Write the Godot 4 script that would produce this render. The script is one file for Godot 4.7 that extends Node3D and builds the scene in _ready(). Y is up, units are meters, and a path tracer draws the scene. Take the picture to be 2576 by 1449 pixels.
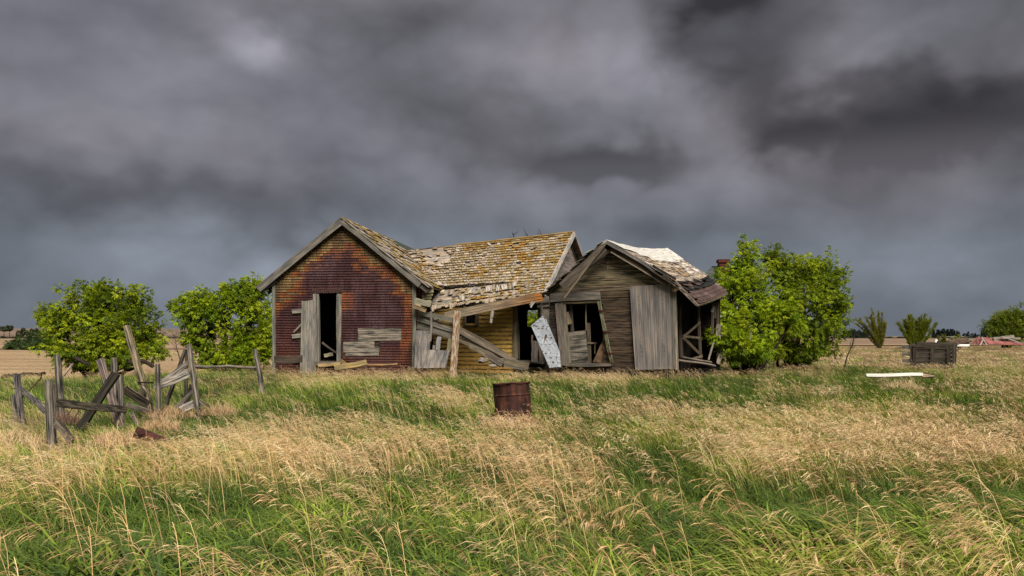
extends Node3D
# An abandoned prairie farmhouse under storm clouds. Units are metres, y is up, the camera stands at x = z = 0 and looks along -z.
# pt(x, y, d) gives the point that is d metres ahead, x across and y down on a 2576 x 1449 measuring grid: it is used to survey the place.

const F := 2264.0
const CX := 1288.0
const HY := 845.0
const EYE := 1.7
const UP := Vector3(0, 1, 0)
const EXPOSURE := 4.1

var rng := RandomNumberGenerator.new()
var M := {}
var bump := FastNoiseLite.new()
var patchy := FastNoiseLite.new()
var used := {}


class MB:
	var v := PackedVector3Array()
	var n := PackedVector3Array()
	var uv := PackedVector2Array()
	var c := PackedColorArray()

	func tri(a: Vector3, b: Vector3, d: Vector3, col: Color, ua := Vector2.ZERO, ub := Vector2.ZERO, ud := Vector2.ZERO) -> void:
		var nn := (d - a).cross(b - a).normalized()
		v.append_array([a, b, d])
		n.append_array([nn, nn, nn])
		uv.append_array([ua, ub, ud])
		c.append_array([col, col, col])

	func quad(a: Vector3, b: Vector3, d: Vector3, e: Vector3, col: Color, ua := Vector2.ZERO, ub := Vector2.ZERO, ud := Vector2.ZERO, ue := Vector2.ZERO) -> void:
		quad2(a, b, d, e, col, col, ua, ub, ud, ue)

	# a, e carry the first colour, b, d the second
	func quad2(a: Vector3, b: Vector3, d: Vector3, e: Vector3, c1: Color, c2: Color, ua := Vector2.ZERO, ub := Vector2.ZERO, ud := Vector2.ZERO, ue := Vector2.ZERO) -> void:
		var nn := (d - a).cross(b - a)
		if nn.length_squared() < 1e-14:
			nn = (e - a).cross(d - a)
		nn = nn.normalized()
		v.append_array([a, b, d, a, d, e])
		n.append_array([nn, nn, nn, nn, nn, nn])
		uv.append_array([ua, ub, ud, ua, ud, ue])
		c.append_array([c1, c2, c2, c1, c2, c1])

	# eight corners: p[0..3] round one face, p[4..7] the same corners on the other
	func hexa(p: Array, col: Color, su := 1.0, sv := 1.0, ou := 0.0, ov := 0.0) -> void:
		var mid := Vector3.ZERO
		for q in p:
			mid += q
		mid /= 8.0
		for f in [[0, 1, 2, 3], [4, 5, 6, 7], [0, 1, 5, 4], [1, 2, 6, 5], [2, 3, 7, 6], [3, 0, 4, 7]]:
			var a: Vector3 = p[f[0]]
			var b: Vector3 = p[f[1]]
			var d: Vector3 = p[f[2]]
			var e: Vector3 = p[f[3]]
			var w: float = (b - a).length() * su
			var h: float = (d - b).length() * sv
			var o := Vector2(ou, ov)
			if (d - a).cross(b - a).dot((a + b + d + e) / 4.0 - mid) >= 0.0:
				quad(a, b, d, e, col, o, o + Vector2(w, 0), o + Vector2(w, h), o + Vector2(0, h))
			else:
				quad(a, e, d, b, col, o, o + Vector2(0, h), o + Vector2(w, h), o + Vector2(w, 0))

	func build(move := Vector3.ZERO) -> ArrayMesh:
		if move != Vector3.ZERO:
			for i in v.size():
				v[i] += move
		var a := []
		a.resize(Mesh.ARRAY_MAX)
		a[Mesh.ARRAY_VERTEX] = v
		a[Mesh.ARRAY_NORMAL] = n
		a[Mesh.ARRAY_TEX_UV] = uv
		a[Mesh.ARRAY_COLOR] = c
		var m := ArrayMesh.new()
		m.add_surface_from_arrays(Mesh.PRIMITIVE_TRIANGLES, a)
		return m


func pt(x: float, y: float, d: float) -> Vector3:
	return Vector3((x - CX) / F * d, EYE - (y - HY) / F * d, -d)


# where the line of sight through a grid point meets the plane through o across nrm
func hit(x: float, y: float, o: Vector3, nrm: Vector3) -> Vector3:
	var dir := Vector3((x - CX) / F, (HY - y) / F, -1.0)
	var eye := Vector3(0, EYE, 0)
	return eye + dir * (nrm.dot(o - eye) / nrm.dot(dir))


func sst(a: float, b: float, x: float) -> float:
	var s := clampf((x - a) / (b - a), 0.0, 1.0)
	return s * s * (3.0 - 2.0 * s)


func gh(x: float, z: float) -> float:
	var d := -z
	var h := 0.5 * sst(5.0, 22.0, d)
	h *= 1.0 - 0.92 * sst(7.0, 17.0, -x - 0.04 * maxf(0.0, d - 30.0)) * sst(20.0, 34.0, d)
	h *= 1.0 - 0.62 * sst(3.4, 6.4, -x) * (1.0 - sst(18.5, 24.0, d))
	h *= 1.0 - sst(110.0, 260.0, d)
	if d < 120.0:
		h += 0.07 * bump.get_noise_2d(x * 14.0, z * 14.0) * (1.0 - sst(70.0, 120.0, d))
	h += 13.0 * sst(550.0, 1500.0, d) * (1.0 - sst(-500.0, 120.0, x))
	return h


func rnd(a: float, b: float) -> float:
	return rng.randf_range(a, b)


func C(r: float, g: float, b: float) -> Color:
	return Color(r, g, b)


func vary(c: Color, amount: float) -> Color:
	var k := 1.0 + rnd(-amount, amount)
	return Color(c.r * k, c.g * k * (1.0 + rnd(-0.03, 0.03)), c.b * k * (1.0 + rnd(-0.05, 0.05)))


# ---------------------------------------------------------------- nodes
func numbered(called: String) -> String:
	if not used.has(called):
		used[called] = 0
		return called
	used[called] += 1
	return "%s_%03d" % [called, used[called]]


func base_of(n: Node3D) -> Vector3:
	var p := Vector3.ZERO
	var o: Node = n
	while o is Node3D and o != self:
		p += (o as Node3D).position
		o = o.get_parent()
	return p


func tag(o: Node3D, label: String, category: String, group := "") -> void:
	o.set_meta("label", label)
	o.set_meta("category", category)
	if group != "":
		o.set_meta("group", group)


func thing(called: String, label: String, category: String, at: Vector3, group := "") -> Node3D:
	var o := Node3D.new()
	o.name = numbered(called)
	add_child(o, true)
	o.position = at
	tag(o, label, category, group)
	return o


func part(mesh: Mesh, called: String, mat: Material, parent: Node3D, kind := "") -> MeshInstance3D:
	var o := MeshInstance3D.new()
	o.mesh = mesh
	o.material_override = mat
	o.name = numbered(called) if parent == self else called
	parent.add_child(o, true)
	if kind != "":
		o.set_meta("kind", kind)
	return o


# a mesh built in world coordinates, moved into its parent's frame with its own origin at "at"
func put(b: MB, called: String, mat: Material, parent: Node3D, at: Vector3, kind := "") -> MeshInstance3D:
	var o := part(b.build(-at), called, mat, parent, kind)
	o.position = at - (Vector3.ZERO if parent == self else base_of(parent))
	return o


# a sawn board from p0 to p1 (centre line); nrm looks out of its broad face
func board_into(b: MB, p0: Vector3, p1: Vector3, width: float, thick: float, nrm: Vector3, tint: Color, segs := 4, warp := 0.006, c_end := Color(-1, 0, 0), w_end := -1.0) -> void:
	var x := (p1 - p0).normalized()
	var z := (nrm - x * nrm.dot(x)).normalized()
	var y := z.cross(x)
	var len := (p1 - p0).length()
	var ou := rnd(0.0, 1.0)
	var ov := rnd(0.0, 1.0)
	var rings := []
	var ph := rnd(0.0, 6.0)
	for i in segs + 1:
		var f := float(i) / segs
		var w := width if w_end < 0.0 else lerpf(width, w_end, f)
		var c := p0.lerp(p1, f) + z * warp * sin(ph + f * 4.0) + y * warp * sin(ph * 2.0 + f * 5.0)
		var hw := w * 0.5 * (1.0 + rnd(-0.04, 0.04))
		var e0 := 0.0
		var e1 := 0.0
		if i == 0 or i == segs:
			e0 = rnd(-0.012, 0.012) * minf(1.0, w / 0.1)
			e1 = rnd(-0.012, 0.012) * minf(1.0, w / 0.1)
		rings.append([c - y * hw - z * thick * 0.5 + x * e0, c + y * hw - z * thick * 0.5 + x * e1, c + y * hw + z * thick * 0.5 + x * e1, c - y * hw + z * thick * 0.5 + x * e0])
	for i in segs:
		var a: Array = rings[i]
		var d: Array = rings[i + 1]
		var f0 := float(i) / segs
		var f1 := float(i + 1) / segs
		var c0 := tint if c_end.r < 0.0 else tint.lerp(c_end, pow(f0, 4.0))
		var c1 := tint if c_end.r < 0.0 else tint.lerp(c_end, pow(f1, 4.0))
		var u0 := ou + f0 * len * 0.5
		var u1 := ou + f1 * len * 0.5
		var vw := width * 2.0
		var vt := thick * 2.0
		b.quad2(a[3], d[3], d[2], a[2], c0, c1, Vector2(u0, ov), Vector2(u1, ov), Vector2(u1, ov + vw), Vector2(u0, ov + vw))
		b.quad2(a[1], d[1], d[0], a[0], c0, c1, Vector2(u0, ov + .3), Vector2(u1, ov + .3), Vector2(u1, ov + .3 + vw), Vector2(u0, ov + .3 + vw))
		b.quad2(a[2], d[2], d[1], a[1], c0, c1, Vector2(u0, ov + .6), Vector2(u1, ov + .6), Vector2(u1, ov + .6 + vt), Vector2(u0, ov + .6 + vt))
		b.quad2(a[0], d[0], d[3], a[3], c0, c1, Vector2(u0, ov + .7), Vector2(u1, ov + .7), Vector2(u1, ov + .7 + vt), Vector2(u0, ov + .7 + vt))
	for k in [0, segs]:
		var a: Array = rings[k]
		var col := tint if (k == 0 or c_end.r < 0.0) else c_end
		if k == 0:
			b.quad(a[0], a[3], a[2], a[1], col, Vector2(ou, ov), Vector2(ou, ov + .05), Vector2(ou + .05, ov + .05), Vector2(ou + .05, ov))
		else:
			b.quad(a[0], a[1], a[2], a[3], col, Vector2(ou, ov), Vector2(ou, ov + .05), Vector2(ou + .05, ov + .05), Vector2(ou + .05, ov))


func board(parent: Node3D, called: String, p0: Vector3, p1: Vector3, width: float, thick: float, nrm: Vector3, tint: Color, mat: Material = null, segs := 4, warp := 0.006, c_end := Color(-1, 0, 0), w_end := -1.0) -> MeshInstance3D:
	var b := MB.new()
	board_into(b, p0, p1, width, thick, nrm, tint, segs, warp, c_end, w_end)
	return put(b, called, mat if mat else M.wood, parent, (p0 + p1) / 2.0)


# a flat slab with four given corners (in order round its face), thickness laid behind the face
func slab(parent: Node3D, called: String, a: Vector3, b_: Vector3, c: Vector3, d: Vector3, thick: float, nrm: Vector3, tint: Color, mat: Material, su := 0.5, sv := 0.5) -> MeshInstance3D:
	var b := MB.new()
	var t := -nrm.normalized() * thick
	b.hexa([a, b_, c, d, a + t, b_ + t, c + t, d + t], tint, su, sv, rnd(0, 1), rnd(0, 1))
	return put(b, called, mat, parent, (a + b_ + c + d) / 4.0)


# a round, uneven pole through the given points
func pole_into(b: MB, pts: Array, radii: Array, tint: Color, sides := 8, rough := 0.08) -> void:
	var rings := []
	var along := 0.0
	var ou := rnd(0, 1)
	var first: Vector3 = (pts[1] - pts[0]).normalized()
	var side := first.cross(Vector3(0.3, 0.2, 1.0)).normalized()
	var us := []
	var lumps := []
	for k in sides:
		lumps.append(1.0 + rnd(-rough, rough))
	for i in pts.size():
		var dir: Vector3 = (pts[mini(i + 1, pts.size() - 1)] - pts[maxi(i - 1, 0)]).normalized()
		side = (side - dir * side.dot(dir)).normalized()
		var other := dir.cross(side)
		var ring := []
		for k in sides + 1:
			var a := TAU * (k % sides) / sides
			var r: float = radii[i] * lumps[k % sides] * (1.0 + rnd(-rough, rough) * 0.4 * float(k < sides))
			if k == sides:
				ring.append(ring[0])
			else:
				ring.append(pts[i] + side * cos(a) * r + other * sin(a) * r)
		rings.append(ring)
		us.append(along)
		if i + 1 < pts.size():
			along += (pts[i + 1] - pts[i]).length()
	for i in pts.size() - 1:
		for k in sides:
			var v0 := float(k) / sides * 0.5
			var v1 := float(k + 1) / sides * 0.5
			b.quad(rings[i][k], rings[i + 1][k], rings[i + 1][k + 1], rings[i][k + 1], tint, Vector2(ou + us[i] * .5, v0), Vector2(ou + us[i + 1] * .5, v0), Vector2(ou + us[i + 1] * .5, v1), Vector2(ou + us[i] * .5, v1))
	for e in [0, pts.size() - 1]:
		for k in sides:
			if e == 0:
				b.tri(pts[0], rings[0][k], rings[0][k + 1], tint, Vector2(.1, .1), Vector2(.14, .1), Vector2(.1, .14))
			else:
				b.tri(pts[e], rings[e][k + 1], rings[e][k], tint, Vector2(.1, .1), Vector2(.14, .1), Vector2(.1, .14))


func pole(parent: Node3D, called: String, pts: Array, radii: Array, tint: Color, mat: Material = null, sides := 8, rough := 0.08) -> MeshInstance3D:
	var b := MB.new()
	pole_into(b, pts, radii, tint, sides, rough)
	return put(b, called, mat if mat else M.wood, parent, pts[pts.size() - 1])


# ---------------------------------------------------------------- textures
func noise_bytes(seed_: int, w: int, h: int, gw: int, gh_: int, freq: float, octaves := 3, type := FastNoiseLite.TYPE_SIMPLEX_SMOOTH) -> PackedByteArray:
	var f := FastNoiseLite.new()
	f.seed = seed_
	f.noise_type = type
	f.frequency = freq
	f.fractal_octaves = octaves
	if type == FastNoiseLite.TYPE_CELLULAR:
		f.cellular_return_type = FastNoiseLite.RETURN_DISTANCE2_SUB
		f.domain_warp_enabled = true
		f.domain_warp_amplitude = 18.0
		f.domain_warp_frequency = 0.03
	var im := f.get_seamless_image(gw, gh_, false, false, 0.2, true)
	im.convert(Image.FORMAT_L8)
	if gw != w or gh_ != h:
		im.resize(w, h, Image.INTERPOLATE_CUBIC)
	return im.get_data()


func as_texture(w: int, h: int, rgb: PackedByteArray) -> ImageTexture:
	return ImageTexture.create_from_image(Image.create_from_data(w, h, false, Image.FORMAT_RGB8, rgb))


func mat(called: String, tex: Texture2D, height: Texture2D, relief: float, rough: float, spec := 0.3) -> StandardMaterial3D:
	var m := StandardMaterial3D.new()
	m.resource_name = called
	m.albedo_texture = tex
	m.vertex_color_use_as_albedo = true
	m.roughness = rough
	m.metallic_specular = spec
	m.texture_repeat = true
	if height:
		m.heightmap_enabled = true
		m.heightmap_texture = height
		m.heightmap_scale = relief
	return m


func put3(a: PackedByteArray, i: int, r: float, g: float, b: float) -> void:
	a[i * 3] = int(clampf(r, 0.0, 1.0) * 255.0)
	a[i * 3 + 1] = int(clampf(g, 0.0, 1.0) * 255.0)
	a[i * 3 + 2] = int(clampf(b, 0.0, 1.0) * 255.0)


func wood_texture(seed_: int, contrast: float, knots: int) -> Array:
	var w := 512
	var h := 512
	var g1 := noise_bytes(seed_, w, h, 24, 256, 0.05, 3)
	var g2 := noise_bytes(seed_ + 1, w, h, 40, 512, 0.14, 2)
	var g3 := noise_bytes(seed_ + 2, w, h, 20, 512, 0.2, 2)
	var g4 := noise_bytes(seed_ + 3, w, h, 64, 64, 0.05, 3)
	var rgb := PackedByteArray()
	rgb.resize(w * h * 3)
	var hi := PackedByteArray()
	hi.resize(w * h)
	for i in w * h:
		var a := g1[i] / 255.0
		var b := g2[i] / 255.0
		var k := g3[i] / 255.0
		var t := g4[i] / 255.0
		var val := 0.80 + contrast * ((a - 0.5) * 0.55 + (b - 0.5) * 0.42 + (t - 0.5) * 0.3)
		if k < 0.24:
			val *= lerpf(1.0, 0.35, clampf((0.24 - k) / 0.1, 0.0, 1.0) * minf(1.0, contrast))
		var warm := (t - 0.5) * 0.07 + (a - 0.5) * 0.03
		put3(rgb, i, val + warm, val, val - warm)
		hi[i] = int(clampf(val, 0.0, 1.0) * 255.0)
	var r := RandomNumberGenerator.new()
	r.seed = seed_
	for n in knots:
		var cx := r.randi_range(30, w - 30)
		var cy := r.randi_range(16, h - 16)
		var rx := r.randf_range(7, 14)
		var ry := rx * r.randf_range(0.45, 0.7)
		for yy in range(int(cy - ry * 2.4), int(cy + ry * 2.4)):
			for xx in range(int(cx - rx * 2.4), int(cx + rx * 2.4)):
				if xx < 0 or yy < 0 or xx >= w or yy >= h:
					continue
				var q := Vector2((xx - cx) / rx, (yy - cy) / ry).length()
				if q > 2.3:
					continue
				var i := yy * w + xx
				var f := 0.25 if q < 0.45 else (1.25 if q < 0.95 else (0.85 + 0.25 * sin(q * 9.0)))
				var s := clampf((2.3 - q) / 1.0, 0.0, 1.0)
				for k in 3:
					rgb[i * 3 + k] = int(clampf(rgb[i * 3 + k] * lerpf(1.0, f, s), 0.0, 255.0))
	var him := Image.create_from_data(w, h, false, Image.FORMAT_L8, hi)
	return [as_texture(w, h, rgb), ImageTexture.create_from_image(him)]


func make_materials() -> void:
	var wt := wood_texture(11, 0.75, 9)
	M.wood = mat("weathered wood", wt[0], wt[1], 0.5, 0.85)
	var wt2 := wood_texture(31, 1.7, 22)
	M.rough_wood = mat("rough dark siding", wt2[0], wt2[1], 0.9, 0.85)
	M.shingle = mat("cedar shingle", wt2[0], wt2[1], 0.5, 0.9)
	var w := 256
	var n := w * w
	# brick-pattern asphalt siding: one course high, eight bricks long
	var bw := 512
	var bh := 64
	var b1 := noise_bytes(41, bw, bh, bw, bh, 0.09, 4)
	var b2 := noise_bytes(42, bw, bh, bw, bh, 0.3, 2)
	var rgb := PackedByteArray()
	rgb.resize(bw * bh * 3)
	var hi := PackedByteArray()
	hi.resize(bw * bh)
	for i in bw * bh:
		var x := i % bw
		var tone := 0.85 + 0.15 * sin(floorf(x / 64.0) * 12.9)
		var joint := 0.55 if x % 64 < 3 else 1.0
		var val := (0.62 + 0.75 * (b1[i] / 255.0 - 0.5) + 0.65 * (b2[i] / 255.0 - 0.5)) * tone * joint
		put3(rgb, i, val * 1.02, val, val * 1.0)
		hi[i] = int(clampf(val, 0.0, 1.0) * 255.0)
	M.brick = mat("pressed brick siding", as_texture(bw, bh, rgb), ImageTexture.create_from_image(Image.create_from_data(bw, bh, false, Image.FORMAT_L8, hi)), 1.6, 0.62, 0.4)
	# grainy surfaces
	var g1 := noise_bytes(51, w, w, w, w, 0.02, 4)
	var g2 := noise_bytes(52, w, w, w, w, 0.25, 2)
	var rust := PackedByteArray()
	rust.resize(n * 3)
	var grit := PackedByteArray()
	grit.resize(n * 3)
	var hg := PackedByteArray()
	hg.resize(n)
	for i in n:
		var a := g1[i] / 255.0
		var b := g2[i] / 255.0
		var val := 0.55 + 0.5 * (a - 0.5) + 0.3 * (b - 0.5)
		put3(rust, i, val * 1.12, val * 0.9, val * 0.85)
		var gv := 0.75 + 0.25 * (a - 0.5) + 0.6 * (b - 0.5)
		put3(grit, i, gv, gv, gv)
		hg[i] = g2[i]
	var hgt := ImageTexture.create_from_image(Image.create_from_data(w, w, false, Image.FORMAT_L8, hg))
	M.rust = mat("rusted iron", as_texture(w, w, rust), hgt, 0.3, 0.75, 0.4)
	M.grit = mat("gritty asphalt", as_texture(w, w, grit), hgt, 0.4, 0.9)
	M.bark = mat("bark", wt2[0], wt2[1], 1.2, 0.9)
	# paint that has cracked and come off
	var cell := noise_bytes(61, w, w, w, w, 0.045, 1, FastNoiseLite.TYPE_CELLULAR)
	var peel := noise_bytes(62, w, w, w, w, 0.03, 4)
	var fine := noise_bytes(63, w, w, 32, w, 0.12, 2)
	var blue := PackedByteArray()
	blue.resize(n * 3)
	var white := PackedByteArray()
	white.resize(n * 3)
	var yellow := PackedByteArray()
	yellow.resize(n * 3)
	var tin := PackedByteArray()
	tin.resize(n * 3)
	for i in n:
		var k := cell[i] / 255.0
		var p := peel[i] / 255.0
		var f := fine[i] / 255.0
		var y := float(i / w) / w
		if k < 0.09 * clampf((p - 0.47) * 4.0, 0.0, 1.0) or p + 0.25 * (f - 0.5) < 0.2:
			put3(blue, i, 0.22 + 0.2 * f, 0.17 + 0.18 * f, 0.13 + 0.15 * f)
		else:
			var q := 0.72 + 0.2 * (p - 0.5) + 0.1 * (f - 0.5)
			put3(blue, i, q * 0.84, q * 0.88, q * 0.92)
		if p + 0.5 * (f - 0.5) < 0.52 or k < 0.05:
			put3(white, i, 0.50 + 0.2 * f, 0.385 + 0.17 * f, 0.275 + 0.14 * f)
		else:
			put3(white, i, 0.80, 0.75, 0.68)
		# the lower edge of every painted board has weathered bare
		var bare := p + 0.6 * (f - 0.5) + 0.75 * absf(y - 0.45)
		if bare > 0.86:
			put3(yellow, i, 0.30 + 0.2 * f, 0.26 + 0.17 * f, 0.22 + 0.14 * f)
		else:
			var q := 0.9 + 0.25 * (p - 0.5)
			put3(yellow, i, q * 1.0, q * 0.82, q * 0.43)
		var t := 0.86 + 0.22 * (f - 0.5) + 0.12 * (p - 0.5)
		var st := clampf((0.36 - f) * 5.0, 0.0, 1.0) * clampf((p - 0.4) * 4.0, 0.0, 1.0)
		put3(tin, i, lerpf(t, 0.55, st * 0.7), lerpf(t, 0.46, st * 0.7), lerpf(t * 0.98, 0.38, st * 0.7))
	M.blue_paint = mat("peeling pale blue paint", as_texture(w, w, blue), null, 0.0, 0.5, 0.4)
	M.white_paint = mat("flaking white paint", as_texture(w, w, white), null, 0.0, 0.7)
	M.yellow_paint = mat("worn yellow paint", as_texture(w, w, yellow), null, 0.0, 0.7)
	M.tin = mat("weathered white tin", as_texture(w, w, tin), null, 0.0, 0.45, 0.5)
	M.tin.metallic = 0.15
	# things that carry their colours in the mesh
	M.plain = mat("painted surface", null, null, 0.0, 0.7)
	M.dark = mat("old board wall", wt2[0], null, 0.0, 0.95, 0.1)
	M.grass = mat("grass blades", null, null, 0.0, 0.55, 0.35)
	M.grass.backlight_enabled = true
	M.grass.backlight = Color(0.5, 0.5, 0.5).linear_to_srgb()
	M.dry = mat("dry grass", null, null, 0.0, 0.7, 0.25)
	M.dry.backlight_enabled = true
	M.dry.backlight = Color(0.35, 0.35, 0.35).linear_to_srgb()
	M.leaf = mat("leaves", null, null, 0.0, 0.5, 0.35)
	M.leaf.backlight_enabled = true
	M.leaf.backlight = Color(0.9, 0.9, 0.9).linear_to_srgb()
	var gt := as_texture(w, w, grit)
	M.ground = mat("soil and thatch", gt, null, 0.0, 0.95, 0.1)
	M.ground.uv1_triplanar = true
	M.ground.uv1_world_triplanar = true
	M.ground.uv1_scale = Vector3(0.6, 0.6, 0.6)


# ---------------------------------------------------------------- air
var c_noise := FastNoiseLite.new()
var c_fine := FastNoiseLite.new()
var c_grain := FastNoiseLite.new()
var clouds := []


func cloud_light(az: float, el: float) -> Color:
	var dir := Vector3(sin(az) * cos(el), sin(el), -cos(az) * cos(el))
	var q := Vector3(dir.x + 7.3, dir.y * 1.55 + 3.1, dir.z + 5.7)
	var w1 := c_noise.get_noise_3d(q.x * 100.0, q.y * 100.0, q.z * 100.0)
	var w2 := c_noise.get_noise_3d(q.x * 100.0 + 71.0, q.y * 100.0, q.z * 100.0 - 33.0)
	var f := c_fine.get_noise_3d(q.x * 100.0, q.y * 100.0, q.z * 100.0)
	var g := c_grain.get_noise_3d(q.x * 100.0, q.y * 100.0, q.z * 100.0)
	var x := rad_to_deg(az) + w1 * 3.4 + f * 1.3 + g * 0.9
	var y := rad_to_deg(el) + w2 * 2.4 + f * 1.0 + g * 0.7
	var lum := 0.488 + w1 * 0.06 + w2 * 0.055 - f * 0.055 + g * 0.022
	if absf(x) < 60.0 and y < 45.0:
		for k in clouds:
			var dx: float = (x - k[0]) / k[2]
			var dy: float = (y - k[1]) / k[3]
			var r := dx * dx + dy * dy
			if r < 9.0:
				# dark gaps between the clouds have firmer edges than the clouds themselves
				lum += k[4] * (exp(-r * r * 0.6) if k[4] < -0.11 else exp(-r * 0.7))
	lum += 0.02 * (1.0 - sst(3.0, 9.0, rad_to_deg(el)))
	lum = clampf(lum, lerpf(0.36, 0.22, sst(10.0, 13.5, rad_to_deg(el))), 0.66)
	var low := 1.0 - sst(4.0, 11.0, rad_to_deg(el) + w2 * 3.0)
	var warm := clampf(w2 * 0.5 + w1 * 0.35, -0.3, 0.3) * (1.0 - low)
	var c := Color(lum * (0.99 + 0.06 * warm), lum * (0.98 - 0.02 * warm), lum * (1.045 - 0.06 * warm))
	c = c.lerp(Color(lum * 0.93, lum * 0.985, lum * 1.065), low)
	return c.srgb_to_linear()


func make_sky() -> PanoramaSkyMaterial:
	c_noise.seed = 5
	c_noise.frequency = 0.022
	c_noise.fractal_octaves = 5
	c_grain.seed = 14
	c_grain.frequency = 0.16
	c_grain.fractal_octaves = 4
	c_fine.seed = 9
	c_fine.frequency = 0.05
	c_fine.fractal_type = FastNoiseLite.FRACTAL_RIDGED
	c_fine.fractal_octaves = 5
	c_fine.fractal_gain = 0.52
	# bearing and height of cloud masses in degrees, their spread, and how much lighter or darker they are
	clouds = [
		[-15.5, 17.5, 1.9, 1.3, 0.19], [-21.0, 13.0, 6.5, 3.2, 0.07], [-28.0, 17.0, 5.0, 3.0, 0.03], [-25.0, 8.3, 12.0, 1.5, -0.10], [-13.0, 7.6, 6.0, 1.2, -0.05],
		[-16.0, 4.0, 9.0, 1.8, 0.06], [-1.5, 13.8, 5.0, 2.6, -0.09], [-5.0, 11.2, 6.0, 1.6, 0.03], [2.0, 17.2, 5.5, 2.4, 0.07], [8.0, 15.8, 4.0, 2.2, 0.07],
		[15.4, 17.8, 4.8, 2.7, -0.15], [13.6, 20.5, 2.6, 1.6, -0.12], [18.0, 14.0, 2.4, 1.5, -0.08], [7.0, 11.3, 4.2, 1.3, -0.12], [2.5, 10.4, 3.0, 1.1, -0.07], [22.5, 16.8, 3.6, 1.7, 0.04], [28.0, 19.0, 4.5, 2.4, -0.05],
		[24.0, 13.4, 7.5, 1.9, -0.18], [19.5, 10.8, 2.6, 1.5, -0.08], [31.0, 13.0, 5.0, 3.0, -0.10], [14.0, 10.2, 3.0, 1.4, 0.04], [4.0, 8.6, 7.0, 1.3, 0.05],
		[9.0, 6.5, 6.0, 1.2, -0.03], [14.0, 4.2, 12.0, 1.7, 0.035], [25.0, 4.0, 7.0, 2.0, 0.02], [-5.5, 19.5, 4.0, 1.5, -0.10],
	]
	var lw := 512
	var lh := 256
	var im := Image.create(lw, lh, false, Image.FORMAT_RGBF)
	for y in lh:
		var el := (0.5 - (y + 0.5) / lh) * PI
		for x in lw:
			im.set_pixel(x, y, cloud_light(wrapf((x + 0.5) / lw * TAU, -PI, PI), maxf(el, 0.0)))
	var w := 2560
	var h := 1280
	im.resize(w, h, Image.INTERPOLATE_CUBIC)
	for y in range(int(h * 0.33), int(h * 0.51)):
		var el := (0.5 - (y + 0.5) / h) * PI
		for x in range(-int(w * 0.1), int(w * 0.1)):
			im.set_pixel(posmod(x, w), y, cloud_light((x + 0.5) / w * TAU, maxf(el, 0.0)))
	var s := PanoramaSkyMaterial.new()
	s.panorama = ImageTexture.create_from_image(im)
	return s


func make_air() -> void:
	var cam := Camera3D.new()
	cam.name = "camera"
	add_child(cam)
	cam.position = Vector3(0, EYE, 0)
	cam.projection = Camera3D.PROJECTION_FRUSTUM
	cam.near = 0.1
	cam.far = 6000.0
	cam.size = 0.1 * 1449.0 / F
	cam.frustum_offset = Vector2(0, 0.1 * (HY - 724.5) / F)
	cam.current = true
	var e := Environment.new()
	e.background_mode = Environment.BG_SKY
	e.sky = Sky.new()
	e.sky.sky_material = make_sky()
	e.background_energy_multiplier = 1.0 / EXPOSURE
	e.tonemap_mode = Environment.TONE_MAPPER_LINEAR
	e.tonemap_exposure = EXPOSURE
	e.sdfgi_enabled = true
	e.ssao_enabled = true
	e.ssil_enabled = true
	var we := WorldEnvironment.new()
	we.name = "world_environment"
	we.environment = e
	add_child(we)
	var sun := DirectionalLight3D.new()
	sun.name = "sun"
	add_child(sun)
	sun.light_energy = 0.5
	sun.light_color = Color(1.0, 0.965, 0.91)
	sun.light_angular_distance = 34.0
	sun.shadow_enabled = true
	sun.rotation_degrees = Vector3(-49, 20, 0)


# ---------------------------------------------------------------- the land
func make_land() -> void:
	bump.seed = 3
	bump.frequency = 0.012
	patchy.seed = 8
	patchy.frequency = 0.05
	patchy.fractal_octaves = 3
	var zs := []
	var d := -14.0
	while d < 4200.0:
		zs.append(d)
		d += maxf(0.8, absf(d) * 0.045)
	var xs := []
	for i in range(-60, 61):
		var f := i / 60.0
		xs.append(signf(f) * (60.0 * absf(f) + 4000.0 * pow(absf(f), 5.0)))
	var b := MB.new()
	for i in zs.size() - 1:
		for j in xs.size() - 1:
			var p := []
			for k in [[i, j], [i + 1, j], [i + 1, j + 1], [i, j + 1]]:
				var x: float = xs[k[1]]
				var z: float = -zs[k[0]]
				p.append(Vector3(x, gh(x, z), z))
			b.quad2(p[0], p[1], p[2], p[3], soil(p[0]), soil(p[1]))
	var g := part(b.build(), "ground", M.ground, self)
	g.set_meta("kind", "structure")
	field("stubble_field", -60.0, -7.5, 33.0, 108.0, C(.64, .47, .28), C(.47, .33, .2), 0.45)
	field("far_field", -500.0, 60.0, 109.0, 640.0, C(.56, .40, .255), C(.36, .25, .17), 9.0)
	field("hill_field", -2200.0, 400.0, 660.0, 1600.0, C(.36, .265, .20), C(.24, .175, .145), 60.0)
	field("right_field", 30.0, 900.0, 130.0, 900.0, C(.42, .30, .205), C(.36, .255, .185), 30.0)


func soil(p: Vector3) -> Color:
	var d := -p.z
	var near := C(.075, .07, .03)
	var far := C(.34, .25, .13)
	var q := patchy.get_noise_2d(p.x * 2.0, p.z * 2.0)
	return near.lerp(far, clampf(sst(26.0, 60.0, d) + q * 0.25, 0.0, 1.0))


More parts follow.
